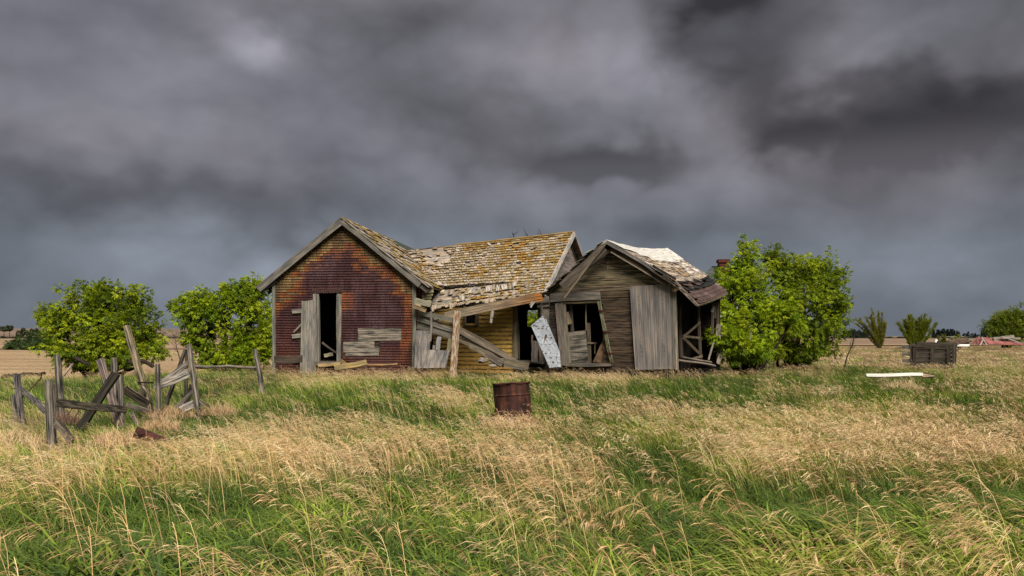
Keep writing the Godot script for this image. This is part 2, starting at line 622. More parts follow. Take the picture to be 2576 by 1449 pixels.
# a harvested field: a sheet over the ground whose rows of straw and earth lie along x
func field(called: String, x0: float, x1: float, d0: float, d1: float, light: Color, dark: Color, wide: float) -> void:
	var b := MB.new()
	var d := d0
	var lift := 0.02 + d0 * 0.0006
	while d < d1:
		var nd := minf(d1, d + maxf(0.35, d * 0.012))
		var steps := 26
		for i in steps:
			var a0 := lerpf(x0, x1, float(i) / steps)
			var a1 := lerpf(x0, x1, float(i + 1) / steps)
			if d0 < 40.0:
				# the near edge runs obliquely, with grass creeping in
				a0 = minf(a0, -7.5 - (d - d0) * 0.02)
				a1 = minf(a1, -7.5 - (d - d0) * 0.02)
			var t := []
			for q in [[a0, d], [a0, nd], [a1, nd], [a1, d]]:
				var s: float = patchy.get_noise_2d(q[0] * 0.25 / maxf(1.0, wide * 0.3), q[1] * 2.2 / maxf(0.45, wide) * 1.3) * 1.3 + 0.5
				s += 0.25 * patchy.get_noise_2d(q[0] * 3.0, q[1] * 9.0 / maxf(1.0, wide * 0.3))
				t.append(dark.lerp(light, clampf(s, 0.0, 1.0)))
			b.quad2(Vector3(a0, gh(a0, -d) + lift, -d), Vector3(a0, gh(a0, -nd) + lift, -nd), Vector3(a1, gh(a1, -nd) + lift, -nd), Vector3(a1, gh(a1, -d) + lift, -d), t[0], t[1])
		d = nd
	var o := part(b.build(), called, M.ground, self)
	o.set_meta("kind", "structure")


# ---------------------------------------------------------------- grass
func blade(b: MB, root: Vector3, az: float, len: float, w: float, bend: float, segs: int, c0: Color, c1: Color) -> void:
	var out := Vector3(cos(az), 0, sin(az))
	var side := Vector3(-sin(az), 0, cos(az)).rotated(UP, rnd(-0.6, 0.6))
	var p := root
	var ang := rnd(0.02, 0.25)
	var prev := [p - side * w * 0.5, p + side * w * 0.5]
	for i in segs:
		var f := float(i + 1) / segs
		ang += bend / segs * (0.5 + f)
		p += (UP * cos(ang) + out * sin(ang)) * (len / segs)
		var hw := w * 0.5 * (1.0 - pow(f, 2.2))
		var cur := [p - side * hw, p + side * hw]
		var ca := c0.lerp(c1, (f - 1.0 / segs))
		var cb := c0.lerp(c1, f)
		if i == segs - 1:
			b.tri(prev[0], p, prev[1], cb)
		else:
			b.quad2(prev[0], cur[0], cur[1], prev[1], ca, cb)
		prev = cur


# a thin stalk with a nodding feathery head
func stalk(b: MB, root: Vector3, az: float, len: float, w: float, bend: float, c0: Color, head: Color, tufts: int, spread := 1.0) -> void:
	var out := Vector3(cos(az), 0, sin(az))
	var side := Vector3(-sin(az), 0, cos(az))
	var p := root
	var ang := rnd(0.1, 0.35)
	var segs := 5
	var pts := [p]
	for i in segs:
		var f := float(i + 1) / segs
		ang += bend * (0.06 if i < 3 else (0.35 if i == 3 else 0.5))
		p += (UP * cos(ang) + out * sin(ang)) * (len * (0.24 if i < 3 else 0.14))
		pts.append(p)
	for i in segs:
		b.quad2(pts[i] - side * w * 0.5, pts[i + 1] - side * w * 0.5, pts[i + 1] + side * w * 0.5, pts[i] + side * w * 0.5, c0, c0.lerp(head, 0.5))
	# fine drooping strands along the top of the stalk
	for k in tufts:
		var f := float(k) / tufts
		var a: Vector3 = (pts[3] as Vector3).lerp(pts[4], f * 2.0) if f < 0.5 else (pts[4] as Vector3).lerp(pts[5], f * 2.0 - 1.0)
		var dir: Vector3 = ((pts[5] - pts[4]).normalized() + Vector3(rnd(-.35, .2), rnd(-.35, .25), rnd(-.4, .4)) * spread).normalized()
		var l := rnd(0.05, 0.11) * (len / 0.7) * (1.1 - 0.4 * f)
		var s := dir.cross(Vector3(rnd(-1, 1), rnd(-1, 1), rnd(-1, 1))).normalized() * w * rnd(0.4, 0.75)
		var m := a + dir * l * 0.55
		var e := m + (dir + Vector3(0, -.55, 0)).normalized() * l * 0.5
		b.tri(a, m + s, m - s, head)
		b.tri(m - s, m + s, e, head)


func dryness(x: float, d: float) -> float:
	var bands := [[0.0, .3], [5.6, .3], [7.0, .38], [8.6, .46], [10.5, .60], [14.5, .66], [16.5, .46], [18.5, .27], [23.0, .25], [27.0, .4], [34.0, .6], [45.0, .75], [400.0, .8]]
	var base := 0.3
	for i in bands.size() - 1:
		if d >= bands[i][0] and d < bands[i + 1][0]:
			base = lerpf(bands[i][1], bands[i + 1][1], (d - bands[i][0]) / (bands[i + 1][0] - bands[i][0]))
	var q := patchy.get_noise_2d(x * 7.0, d * 9.0) * 0.85 + patchy.get_noise_2d(x * 2.2 + 300.0, d * 3.2) * 0.7
	# where the photograph shows greener and paler ground: x, d, spread across, spread in depth, change
	for k in [[-4.6, 11.5, 2.6, 3.4, -.28], [-2.6, 6.4, 1.6, 1.2, -.2], [0.2, 8.6, 1.2, 1.6, .3], [.75, 6.4, .8, 1.5, .55], [-1.3, 5.2, .5, .7, .3], [3.0, 5.4, .7, .8, .35], [2.0, 7.0, 1.2, 1.0, -.2], [4.2, 8.2, 1.4, 1.2, -.1], [-5.2, 22.0, 3.0, 2.5, .22], [2.4, 15.5, 2.2, 1.8, -.3], [6.5, 17.5, 2.6, 2.5, .12], [8.4, 22.0, 3.0, 2.4, -.25], [-9.5, 13.0, 1.6, 2.5, .3], [-6.4, 16.5, 2.4, 3.0, -.4], [0.0, 12.6, .7, .8, .4], [5.0, 11.0, 3.0, 2.0, .15], [-2.0, 20.0, 3.0, 2.2, -.1]]:
		var a := (x - float(k[0])) / float(k[2])
		var c := (d - float(k[1])) / float(k[3])
		base += float(k[4]) * exp(-(a * a + c * c))
	return clampf(base + q, 0.0, 1.0)


func built_on(x: float, z: float) -> bool:
	var p := Vector3(x, 0, z)
	var r := p - Vector3(-4.858, 0, -26)
	var u := r.dot(Vector3(.99505, 0, .0993))
	var w := r.dot(Vector3(.0993, 0, -.99505))
	if absf(u) < 2.15 and w > -0.02 and w < 11.0:
		return true
	r = p - Vector3(2.51, 0, -24)
	u = r.dot(Vector3(.894, 0, .447))
	w = r.dot(Vector3(.447, 0, -.894))
	if u > -1.66 and u < 1.9 and w > -0.02 and w < 5.0:
		return true
	r = p - Vector3(0.085, 0, -27.3)
	u = r.dot(Vector3(.928, 0, .371))
	w = r.dot(Vector3(.371, 0, -.928))
	return u > -3.2 and u < 1.2 and w > -0.1 and w < 3.8


func scatter(called: String, label: String, meshes: Array, material: Material, places: Array) -> void:
	# places: [mesh number, transform, colour]
	var lists := []
	for m in meshes:
		lists.append([])
	for p in places:
		lists[p[0]].append(p)
	for k in meshes.size():
		if lists[k].is_empty():
			continue
		var mm := MultiMesh.new()
		mm.transform_format = MultiMesh.TRANSFORM_3D
		mm.use_colors = true
		mm.mesh = meshes[k]
		mm.instance_count = lists[k].size()
		for i in lists[k].size():
			mm.set_instance_transform(i, lists[k][i][1])
			mm.set_instance_color(i, lists[k][i][2])
		var o := MultiMeshInstance3D.new()
		o.name = numbered(called)
		o.multimesh = mm
		o.material_override = material
		add_child(o, true)
		tag(o, label, "grass")
		o.set_meta("kind", "stuff")


const WIND := PI  # the wind leans everything to the left


func make_grass() -> void:
	rng.seed = 1001
	var white := Color(1, 1, 1)
	# long broad blades for the ground by the camera
	var near_green := []
	for k in 4:
		var b := MB.new()
		for i in 11:
			var az := WIND + rnd(-1.5, 1.5) if rnd(0, 1) < 0.68 else rnd(0, TAU)
			var g := rnd(0.6, 1.4)
			blade(b, Vector3(rnd(-.09, .09), -0.03, rnd(-.09, .09)), az, rnd(.30, .68), rnd(.008, .0165), rnd(1.0, 2.7), 6, Color(g * 0.92, g, g * 0.9), Color(g * 1.3, g * 1.15, g))
		near_green.append(b.build())
	var near_dry := []
	for k in 4:
		var b := MB.new()
		for i in 4:
			var g := rnd(0.75, 1.15)
			stalk(b, Vector3(rnd(-.1, .1), -0.02, rnd(-.1, .1)), WIND + rnd(-.9, .9), rnd(.5, .92), rnd(.002, .0034), rnd(0.8, 1.9), Color(g * .85, g * .72, g * .55), Color(g * .98, g * .84, g * .72), 12, rnd(0.6, 1.0))
		for i in 5:
			var g := rnd(0.6, 1.1)
			blade(b, Vector3(rnd(-.1, .1), -0.02, rnd(-.1, .1)), WIND + rnd(-1.4, 1.4), rnd(.3, .55), rnd(.003, .0055), rnd(0.9, 2.4), 4, Color(g, g * .92, g * .8), Color(g * 1.05, g, g * .85))
		near_dry.append(b.build())
	var mid_green := []
	for k in 3:
		var b := MB.new()
		for i in 22:
			var az := WIND + rnd(-1.3, 1.3) if rnd(0, 1) < 0.8 else rnd(0, TAU)
			var g := rnd(0.7, 1.3)
			blade(b, Vector3(rnd(-.17, .17), -0.03, rnd(-.17, .17)), az, rnd(.20, .40), rnd(.006, .011), rnd(0.7, 2.1), 3, Color(g * .95, g, g * .9), Color(g * 1.15, g * 1.08, g))
		mid_green.append(b.build())
	var mid_dry := []
	for k in 3:
		var b := MB.new()
		for i in 6:
			var g := rnd(0.75, 1.15)
			stalk(b, Vector3(rnd(-.2, .2), -0.02, rnd(-.2, .2)), WIND + rnd(-.8, .8), rnd(.32, .58), rnd(.003, .0042), rnd(0.8, 1.8), Color(g, g * .92, g * .78), Color(g * 1.15, g * 1.03, g * .93), 8, 0.8)
		for i in 7:
			var g := rnd(0.6, 1.1)
			blade(b, Vector3(rnd(-.2, .2), -0.02, rnd(-.2, .2)), WIND + rnd(-1.2, 1.2), rnd(.22, .4), rnd(.004, .007), rnd(0.9, 2.2), 3, Color(g, g * .92, g * .8), Color(g * 1.05, g, g * .85))
		mid_dry.append(b.build())
	var far_tuft := []
	for k in 3:
		var b := MB.new()
		for i in 44:
			var g := rnd(0.7, 1.25)
			blade(b, Vector3(rnd(-.5, .5), -0.03, rnd(-.5, .5)), WIND + rnd(-1.3, 1.3), rnd(.2, .4), rnd(.014, .024), rnd(0.6, 1.8), 2, Color(g, g, g), Color(g * 1.1, g * 1.05, g))
		far_tuft.append(b.build())
	var greens := []
	var tans := []
	var mgreens := []
	var mtans := []
	var fars := []
	var leaf_green := [C(.112, .175, .026), C(.064, .112, .026), C(.185, .265, .036), C(.31, .385, .06)]
	var straw := [C(.72, .56, .32), C(.60, .45, .25), C(.80, .66, .43), C(.66, .46, .29)]
	var d := 3.0
	# walk outwards in rows, with tufts set at random along each row
	while d < 95.0:
		var near := d < 9.0
		var mid := d >= 9.0 and d < 34.0
		var gap := 0.1 if near else (0.12 + (d - 9.0) * 0.005 if mid else 0.6 + (d - 34.0) * 0.02)
		var half := d * 0.60 + 2.5
		var count := int(2.0 * half / gap)
		for i in count:
			var x := rnd(-half, half)
			var dd := d + rnd(0, gap)
			if not (d > 34.0):
				near = dd + rnd(-2.2, 2.2) < 9.2
				mid = not near
			if x < -8.2 - (dd - 33.0) * 0.02 and dd > 33.5 + patchy.get_noise_2d(x * 3.0, 5.0) * 1.5:
				continue
			if built_on(x, -dd):
				continue
			var y := gh(x, -dd)
			var dry := dryness(x, dd)
			var lush := patchy.get_noise_2d(x * 5.0 + 90.0, dd * 6.0)
			var turn := Basis(UP, rnd(-0.7, 0.7))
			var low := 1.0 if dd < 19.0 else lerpf(1.0, 0.72, sst(19.0, 24.0, dd))
			low *= 1.0 - .42 * exp(-pow((x + 6.6) / 2.6, 2.0) - pow((dd - 15.0) / 3.6, 2.0))
			low *= 1.0 - .5 * exp(-pow((x + 5.0) / .8, 2.0) - pow((dd - 11.9) / .9, 2.0))
			low *= lerpf(1.0, .78, sst(5.5, 9.0, dd)) if near else lerpf(1.25, 1.0, sst(9.0, 13.0, dd))
			if near:
				# tall rank clumps close to the camera
				for k in [[-2.7, 5.3, 1.1, .8, .5], [-3.6, 7.2, 1.2, .8, .35], [-.9, 6.4, .7, .7, .3], [.3, 4.9, .6, .5, .3], [2.2, 6.2, 1.3, .8, .4], [3.3, 4.6, .8, .6, .25], [1.3, 7.9, .9, .7, .3], [4.6, 7.4, 1.0, .9, .35]]:
					var ca := (x - float(k[0])) / float(k[2])
					var cb := (dd - float(k[1])) / float(k[3])
					var ce := exp(-(ca * ca + cb * cb))
					low *= 1.0 + float(k[4]) * ce
					dry -= .5 * ce
			var size := rnd(0.7, 1.2) * (1.0 + 0.6 * lush) * low
			if near or mid:
				var thirst := sst(.2, .95, dry)
				if rnd(0, 1) < 1.1 - dry * (0.3 if near else 0.4):
					var c: Color = leaf_green[clampi(int(rnd(0, 2.4) + lush * 2.2 + dry * 1.6), 0, 3)]
					c = c.lerp(straw[1], clampf(dry - 0.6, 0.0, 1.0) * 0.7 if rnd(0, 1) < 0.5 else 0.0)
					var e := [rng.randi() % (4 if near else 3), Transform3D(turn.scaled(Vector3(size, size, size)), Vector3(x, y, -dd)), vary(c, 0.2)]
					if near:
						greens.append(e)
					else:
						mgreens.append(e)
				if rnd(0, 1) < (.03 + thirst * lerpf(.2, .62, sst(5.8, 9.6, dd)) if near else .04 + thirst * 0.66):
					var c: Color = straw[rng.randi() % 4]
					var e := [rng.randi() % (4 if near else 3), Transform3D(turn.scaled(Vector3(1, rnd(.7, 1.12), 1) * low), Vector3(x, y, -dd)), vary(c, 0.15)]
					if near:
						tans.append(e)
					else:
						mtans.append(e)
			else:
				var c: Color = straw[rng.randi() % 4] * 0.85 if rnd(0, 1) < dry else leaf_green[1 + rng.randi() % 3]
				fars.append([rng.randi() % 3, Transform3D(turn.scaled(Vector3.ONE * size * 0.95), Vector3(x, y, -dd)), vary(c, 0.15)])
		d += gap
	# weeds left standing along the foot of the walls
	for k in 520:
		var u := rnd(0, 1)
		var p := rp(rnd(-2.3, 2.4), 0, -rnd(.05, .55)) if u < .45 else (sO + sux * rnd(-1.7, 2.6) - sbk * rnd(.05, .5) if u < .8 else wO + wux * rnd(-3.0, 1.0) - wbk * rnd(.9, 1.7))
		p.y = gh(p.x, p.z)
		var s := rnd(.5, 1.05)
		if rnd(0, 1) < .5:
			mtans.append([rng.randi() % 3, Transform3D(Basis(UP, rnd(-2, 2)).scaled(Vector3(.7, s, .7)), p), vary(straw[rng.randi() % 4] * .85, .2)])
		else:
			mgreens.append([rng.randi() % 3, Transform3D(Basis(UP, rnd(-2, 2)).scaled(Vector3.ONE * s), p), vary(leaf_green[rng.randi() % 4], .2)])
	scatter("long_green_grass", "long broad green grass blades in the foreground", near_green, M.grass, greens)
	scatter("dry_seed_grass", "tall dry tan grass stalks with nodding seed heads in the foreground", near_dry, M.dry, tans)
	scatter("meadow_grass", "green meadow grass between the foreground and the old house", mid_green, M.grass, mgreens)
	scatter("dry_meadow_grass", "pale dry wind-combed grass in the middle of the meadow", mid_dry, M.dry, mtans)
	scatter("distant_grass", "rough mixed grass beyond the old buildings", far_tuft, M.dry, fars)
	print("tufts ", greens.size(), " ", tans.size(), " ", mgreens.size(), " ", mtans.size(), " ", fars.size())


# ---------------------------------------------------------------- the farmhouse: a red brick-patterned section with a shingled wing
var rux := Vector3(.99505, 0, .0993)
var rbk := Vector3(.0993, 0, -.99505)
var rO := Vector3(-4.858, 0, -26)
var house: Node3D


func rp(u: float, y: float, w: float) -> Vector3:
	return rO + rux * u + UP * y + rbk * w


# the colour of the siding: sound maroon courses, rust-orange wear, and tan backing where the facing has come off under the eaves
func siding_color(u: float, y: float) -> Color:
	var n1 := patchy.get_noise_2d(floorf(u / 0.22) * 9.0, floorf(y / 0.075) * 7.0)
	var n2 := patchy.get_noise_2d(u * 13.0 + 50.0, y * 13.0)
	var n3 := patchy.get_noise_2d(u * 60.0, y * 9.0 + 20.0)
	var e := ((4.98 - 0.8 * absf(u)) - y) * 0.78 + 0.30 * n1 + 0.42 * n2
	var c := C(.125, .042, .045).lerp(C(.28, .16, .175), clampf(0.42 + n2 * 1.0 + n3 * 0.5 - absf(u - 0.3) * 0.22, 0.0, 1.0))
	c = c.lerp(C(.27, .075, .04), clampf(-0.1 + n3 * 0.7 + 0.5 * sst(0.3, 2.0, -u) * sst(2.9, 1.0, y), 0.0, 0.8))
	if u > 1.55 and y < 2.6:
		c = c.lerp(C(.52, .155, .045), clampf(n3 * 1.6 + 0.1 + (u - 1.75) * 0.8, 0.0, 0.8))
	if u > -0.1 and u < 0.25 and y > 2.4 and y < 2.95:
		c = c.lerp(C(.6, .18, .042), clampf(0.55 + n3 * 1.2, 0.0, 0.9))
	if y < 1.35:
		c = c.lerp(C(.24, .075, .04), 0.5)
	if e < 0.40:
		c = C(.70, .47, .19).lerp(C(.20, .115, .055), clampf(0.3 + n3 * 0.9 - n2 * .8, 0.0, 1.0))
	elif e < 0.68:
		c = c.lerp(C(.70, .235, .05), clampf(1.1 - (e - 0.40) * 3.2, 0.0, 1.0) * clampf(0.85 + n3 * 0.8, 0.3, 1.0))
	return c


# runs of [from, to] along a row that miss the given [u0, u1, y0, y1] openings
func runs(u0: float, u1: float, y: float, holes: Array) -> Array:
	var r := [[u0, u1]]
	for h in holes:
		if y > h[2] and y < h[3]:
			var q := []
			for s in r:
				if h[1] <= s[0] or h[0] >= s[1]:
					q.append(s)
					continue
				if h[0] - s[0] > 0.03:
					q.append([s[0], h[0]])
				if s[1] - h[1] > 0.03:
					q.append([h[1], s[1]])
			r = q
	return r


func make_red_section() -> void:
	rng.seed = 2002
	var front := -rbk
	# backing walls, floor and the closed room behind the door
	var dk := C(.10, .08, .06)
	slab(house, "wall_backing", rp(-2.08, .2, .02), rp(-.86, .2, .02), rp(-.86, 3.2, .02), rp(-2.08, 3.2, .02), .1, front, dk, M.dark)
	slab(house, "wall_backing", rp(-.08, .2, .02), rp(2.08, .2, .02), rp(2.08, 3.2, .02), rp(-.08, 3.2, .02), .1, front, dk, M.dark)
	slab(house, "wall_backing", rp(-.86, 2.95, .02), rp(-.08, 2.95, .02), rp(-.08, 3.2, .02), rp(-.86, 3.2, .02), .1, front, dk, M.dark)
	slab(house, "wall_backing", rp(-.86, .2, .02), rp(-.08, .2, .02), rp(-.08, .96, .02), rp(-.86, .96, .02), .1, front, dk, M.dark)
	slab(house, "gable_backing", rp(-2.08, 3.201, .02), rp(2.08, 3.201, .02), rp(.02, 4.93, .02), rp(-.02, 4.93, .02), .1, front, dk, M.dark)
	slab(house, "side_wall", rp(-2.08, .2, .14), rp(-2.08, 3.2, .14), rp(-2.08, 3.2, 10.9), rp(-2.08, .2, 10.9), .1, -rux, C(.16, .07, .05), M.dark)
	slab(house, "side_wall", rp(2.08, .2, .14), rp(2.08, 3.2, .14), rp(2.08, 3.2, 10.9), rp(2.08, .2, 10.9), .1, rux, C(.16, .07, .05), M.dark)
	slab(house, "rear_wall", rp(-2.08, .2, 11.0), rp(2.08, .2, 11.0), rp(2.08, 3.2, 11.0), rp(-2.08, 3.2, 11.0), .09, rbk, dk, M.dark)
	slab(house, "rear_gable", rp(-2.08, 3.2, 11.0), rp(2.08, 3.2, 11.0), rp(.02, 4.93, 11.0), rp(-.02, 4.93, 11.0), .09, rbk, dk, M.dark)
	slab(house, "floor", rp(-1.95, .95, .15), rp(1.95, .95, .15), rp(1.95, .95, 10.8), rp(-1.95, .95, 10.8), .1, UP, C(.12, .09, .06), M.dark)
	# a partition with scraps of plaster, seen through the doorway
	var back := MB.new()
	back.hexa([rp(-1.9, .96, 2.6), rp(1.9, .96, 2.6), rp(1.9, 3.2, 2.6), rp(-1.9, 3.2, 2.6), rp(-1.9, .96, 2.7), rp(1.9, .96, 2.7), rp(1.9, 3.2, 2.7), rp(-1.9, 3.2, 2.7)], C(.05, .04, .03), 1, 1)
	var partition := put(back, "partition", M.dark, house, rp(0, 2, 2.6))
	for k in 15:
		var pu := rnd(-.75, .05)
		var py := rnd(1.4, 2.3)
		var ps := rnd(.03, .1)
		slab(partition, "plaster_scrap", rp(pu - ps, py - ps * .6, 2.585), rp(pu + ps * .8, py - ps, 2.585), rp(pu + ps, py + ps * .8, 2.585), rp(pu - ps * .7, py + ps * .7, 2.585), .01, front, C(.42, .36, .24), M.plain)
	board(partition, "chair_rail", rp(-1.2, 1.62, 2.57), rp(.5, 1.64, 2.57), .07, .03, front, C(.2, .15, .09))
	# siding, course by course; the openings are the door and two patches where the facing is gone
	var holes := [[-.88, -.06, .96, 2.96], [.42, 1.70, 1.55, 1.95], [-.02, 1.06, 1.13, 1.545]]
	var y := 0.28
	while y < 4.93:
		var y1 := y + 0.0745
		var hw := minf(2.02, (4.95 - y) / 0.8 - 0.01)
		for s in runs(-hw, hw, y + 0.037, holes):
			var b := MB.new()
			var steps := maxi(1, int((s[1] - s[0]) / 0.11))
			var ou := rnd(0, 1)
			for i in steps:
				var a0 := lerpf(s[0], s[1], float(i) / steps)
				var a1 := lerpf(s[0], s[1], float(i + 1) / steps)
				var c0 := siding_color(a0, y)
				var c1 := siding_color(a1, y)
				var low := -0.036
				var high := -0.014
				var uv0 := ou + a0 / 1.76
				var uv1 := ou + a1 / 1.76
				var drop := 0.004 * patchy.get_noise_2d(a0 * 30.0, y * 40.0)
				var drop1 := 0.004 * patchy.get_noise_2d(a1 * 30.0, y * 40.0)
				drop += .014
				drop1 += .014
				b.quad2(rp(a0, y + drop, low), rp(a0, y1, high), rp(a1, y1, high), rp(a1, y + drop1, low), c0, c0, Vector2(uv0, 1), Vector2(uv0, 0), Vector2(uv1, 0), Vector2(uv1, 1))
				b.quad2(rp(a0, y + drop, .018), rp(a0, y + drop, low), rp(a1, y + drop1, low), rp(a1, y + drop1, .018), c0, c1, Vector2(uv0, 1), Vector2(uv0, .9), Vector2(uv1, .9), Vector2(uv1, 1))
			put(b, "siding_course", M.brick, house, rp((s[0] + s[1]) / 2.0, y, 0))
		y = y1
	# bare boards in the two patches, stained by the weather
	for k in [[.42, 1.70, 1.84, .21], [.43, 1.69, 1.65, .18], [-.01, .9, 1.45, .17], [-.02, 1.05, 1.29, .14], [.05, 1.04, 1.17, .09]]:
		board(house, "patch_board", rp(k[0], k[2], -.002), rp(k[1], k[2] + rnd(-.01, .01), -.002), k[3], .03, front, C(.30, .26, .215), M.rough_wood, 5, 0.003)
	# corner boards, door frame and sill
	var trim := C(.23, .235, .195)
	board(house, "corner_board", rp(-2.07, .2, -.03), rp(-2.07, 3.22, -.03), .1, .05, front, trim)
	board(house, "corner_board", rp(2.07, .2, -.03), rp(2.07, 3.22, -.03), .1, .05, front, trim)
	var fr := C(.29, .27, .235)
	board(house, "door_jamb", rp(-.83, .95, -.05), rp(-.84, 2.92, -.05), .1, .05, front, fr)
	board(house, "door_jamb", rp(-.745, .95, .02), rp(-.755, 2.92, .02), .05, .12, front, fr * 0.9)
	board(house, "door_jamb", rp(-.13, .95, -.05), rp(-.105, 2.92, -.05), .11, .05, front, fr * 0.95)
	board(house, "door_jamb", rp(-.2, .95, .03), rp(-.19, 2.92, .03), .035, .12, front, fr * 0.85)
	board(house, "door_lintel", rp(-.9, 2.99, -.05), rp(-.04, 3.0, -.05), .11, .03, front, C(.13, .06, .05), M.brick)
	board(house, "door_sill", rp(-.86, .9, -.06), rp(-.1, .9, -.06), .12, .08, front, fr * 0.8)
	# the broken door hung outside the wall on its crosspieces
	var lean := -.10
	for k in [[-1.15, .2, 2.71, .17], [-.985, .2, 2.73, .15], [-.86, .22, 2.72, .09]]:
		board(house, "door_plank", rp(k[0] - .03, .45, lean - .04), rp(k[0] + .02, k[2], lean), k[3], .025, front, vary(C(.31, .29, .265), .08), null, 5, 0.004)
	board(house, "door_plank", rp(-.91, .45, lean - .05), rp(-.88, .98, lean - .04), .16, .02, front, C(.25, .23, .2))
	for k in [[2.42, .12], [1.70, .125], [.98, .11]]:
		board(house, "door_batten", rp(-1.52, k[0] - .01, -.06), rp(-1.0, k[0] + .02, -.06), k[1], .03, front, vary(C(.33, .30, .25), .1), null, 2)
	board(house, "door_brace", rp(-1.47, 1.8, -.06), rp(-1.1, 2.2, -.06), .05, .025, front, C(.34, .27, .2), null, 2)
	# rake boards under the roof edge
	var rake := C(.235, .215, .185)
	board(house, "rake_board", rp(-2.47, 3.055, -.2), rp(.0, 5.0, -.2), .19, .03, front, rake, null, 8, 0.008)
	board(house, "rake_board", rp(.02, 5.0, -.2), rp(2.28, 3.16, -.2), .19, .03, front, rake, null, 8, 0.008)
	board(house, "rake_board", rp(2.2, 3.2, -.15), rp(2.5, 2.97, -.15), .13, .03, front, rake * 0.8, null, 2)
	board(house, "rafter_end", rp(-2.45, 2.98, -.1), rp(-2.0, 3.3, -.1), .1, .05, front, rake * 0.6, null, 2)
	board(house, "rafter_end", rp(-2.45, 2.98, .5), rp(-2.0, 3.3, .5), .1, .05, front, rake * 0.6, null, 2)
	# the roof: sheathing, then shingles on the side that shows
	var nr := (rux * .79 + UP).normalized()
	var nl := (-rux * .79 + UP).normalized()
	var ridge := 5.11
	var sheath := C(.36, .31, .26)
	slab(house, "roof_deck", rp(-.02, ridge, -.22), rp(-2.56, ridge - 2.53 * .79, -.22), rp(-2.56, ridge - 2.53 * .79, 11.2), rp(-.02, ridge, 11.2), .035, nl, sheath * .6, M.wood, .5, .5)
	for k in 10:
		var u0 := .01 + k * .255
		var u1 := u0 + .249
		slab(house, "roof_board", rp(u0, ridge - u0 * .79, -.23 + rnd(-.04, .02)), rp(u1, ridge - u1 * .79, -.23 + rnd(-.04, .02)), rp(u1, ridge - u1 * .79, 11.2), rp(u0, ridge - u0 * .79, 11.2), .035, nr, vary(sheath, .15), M.wood, .5, .5)
	for i in 12:
		var w := -.21
		while w < 5.5:
			var wide := rnd(.16, .42)
			var u0 := i * .212
			if rnd(0, 1) < 0.86:
				var lift := rnd(.02, .04) if rnd(0, 1) < 0.7 else rnd(.04, .09)
				var sk := rnd(-.05, .05)
				var t: Color = [C(.42, .33, .25), C(.45, .38, .31), C(.40, .24, .06), C(.33, .25, .08), C(.52, .46, .40)][rng.randi() % 5]
				var a0 := maxf(0.0, u0 - .08)
				var a1 := u0 + .235
				slab(house, "shingle", rp(a0, ridge - a0 * .79, w + sk) + nr * .016, rp(a1, ridge - a1 * .79, w) + nr * (lift + .014), rp(a1, ridge - a1 * .79, w + wide - .01) + nr * (lift + .01 + rnd(-.008, .02)), rp(a0, ridge - a0 * .79, w + wide + sk - .01) + nr * .016, .012, nr, vary(t, .15), M.shingle, .8, .8)
			w += wide
	for k in 11:
		var w := 5.45 + k * .52
		slab(house, "green_roofing_strip", rp(-.05, ridge + .06, w), rp(2.6, ridge - 2.52 * .79 + .03, w), rp(2.6, ridge - 2.52 * .79 + .03, w + .5), rp(-.05, ridge + .06, w + .5), .03, nr, vary(C(.085, .105, .085), .12), M.grit, 2, 2)
		slab(house, "green_roofing_strip", rp(-.06, ridge + .055, w), rp(-2.6, ridge - 2.52 * .79 + .03, w), rp(-2.6, ridge - 2.52 * .79 + .03, w + .5), rp(-.06, ridge + .055, w + .5), .03, nl, vary(C(.085, .105, .085), .12), M.grit, 2, 2)


# ---- the wing
var wux := Vector3(.928, 0, .371)
var wbk := Vector3(.371, 0, -.928)
var wO := Vector3(0.085, 0, -27.3)


func bil(a: Vector3, b: Vector3, c: Vector3, d: Vector3, s: float, t: float) -> Vector3:
	return a.lerp(b, s).lerp(d.lerp(c, s), t)


func moss(s: float, t: float) -> Color:
	var q := patchy.get_noise_2d(s * 55.0, t * 28.0) * 0.8 + patchy.get_noise_2d(s * 150.0, t * 80.0) * 0.5 + 0.5 * (s - 0.45) + 0.3 * (0.5 - t)
	var r := rnd(0, 1)
	if r < 0.035:
		return C(.58, .50, .43)
	if q + rnd(-.09, .09) > 0.13:
		return [C(.43, .24, .06), C(.42, .26, .075), C(.37, .24, .07), C(.45, .33, .17)][rng.randi() % 4]
	return [C(.52, .415, .28), C(.56, .45, .31), C(.47, .36, .20), C(.43, .33, .165), C(.58, .48, .36), C(.46, .36, .24)][rng.randi() % 6]


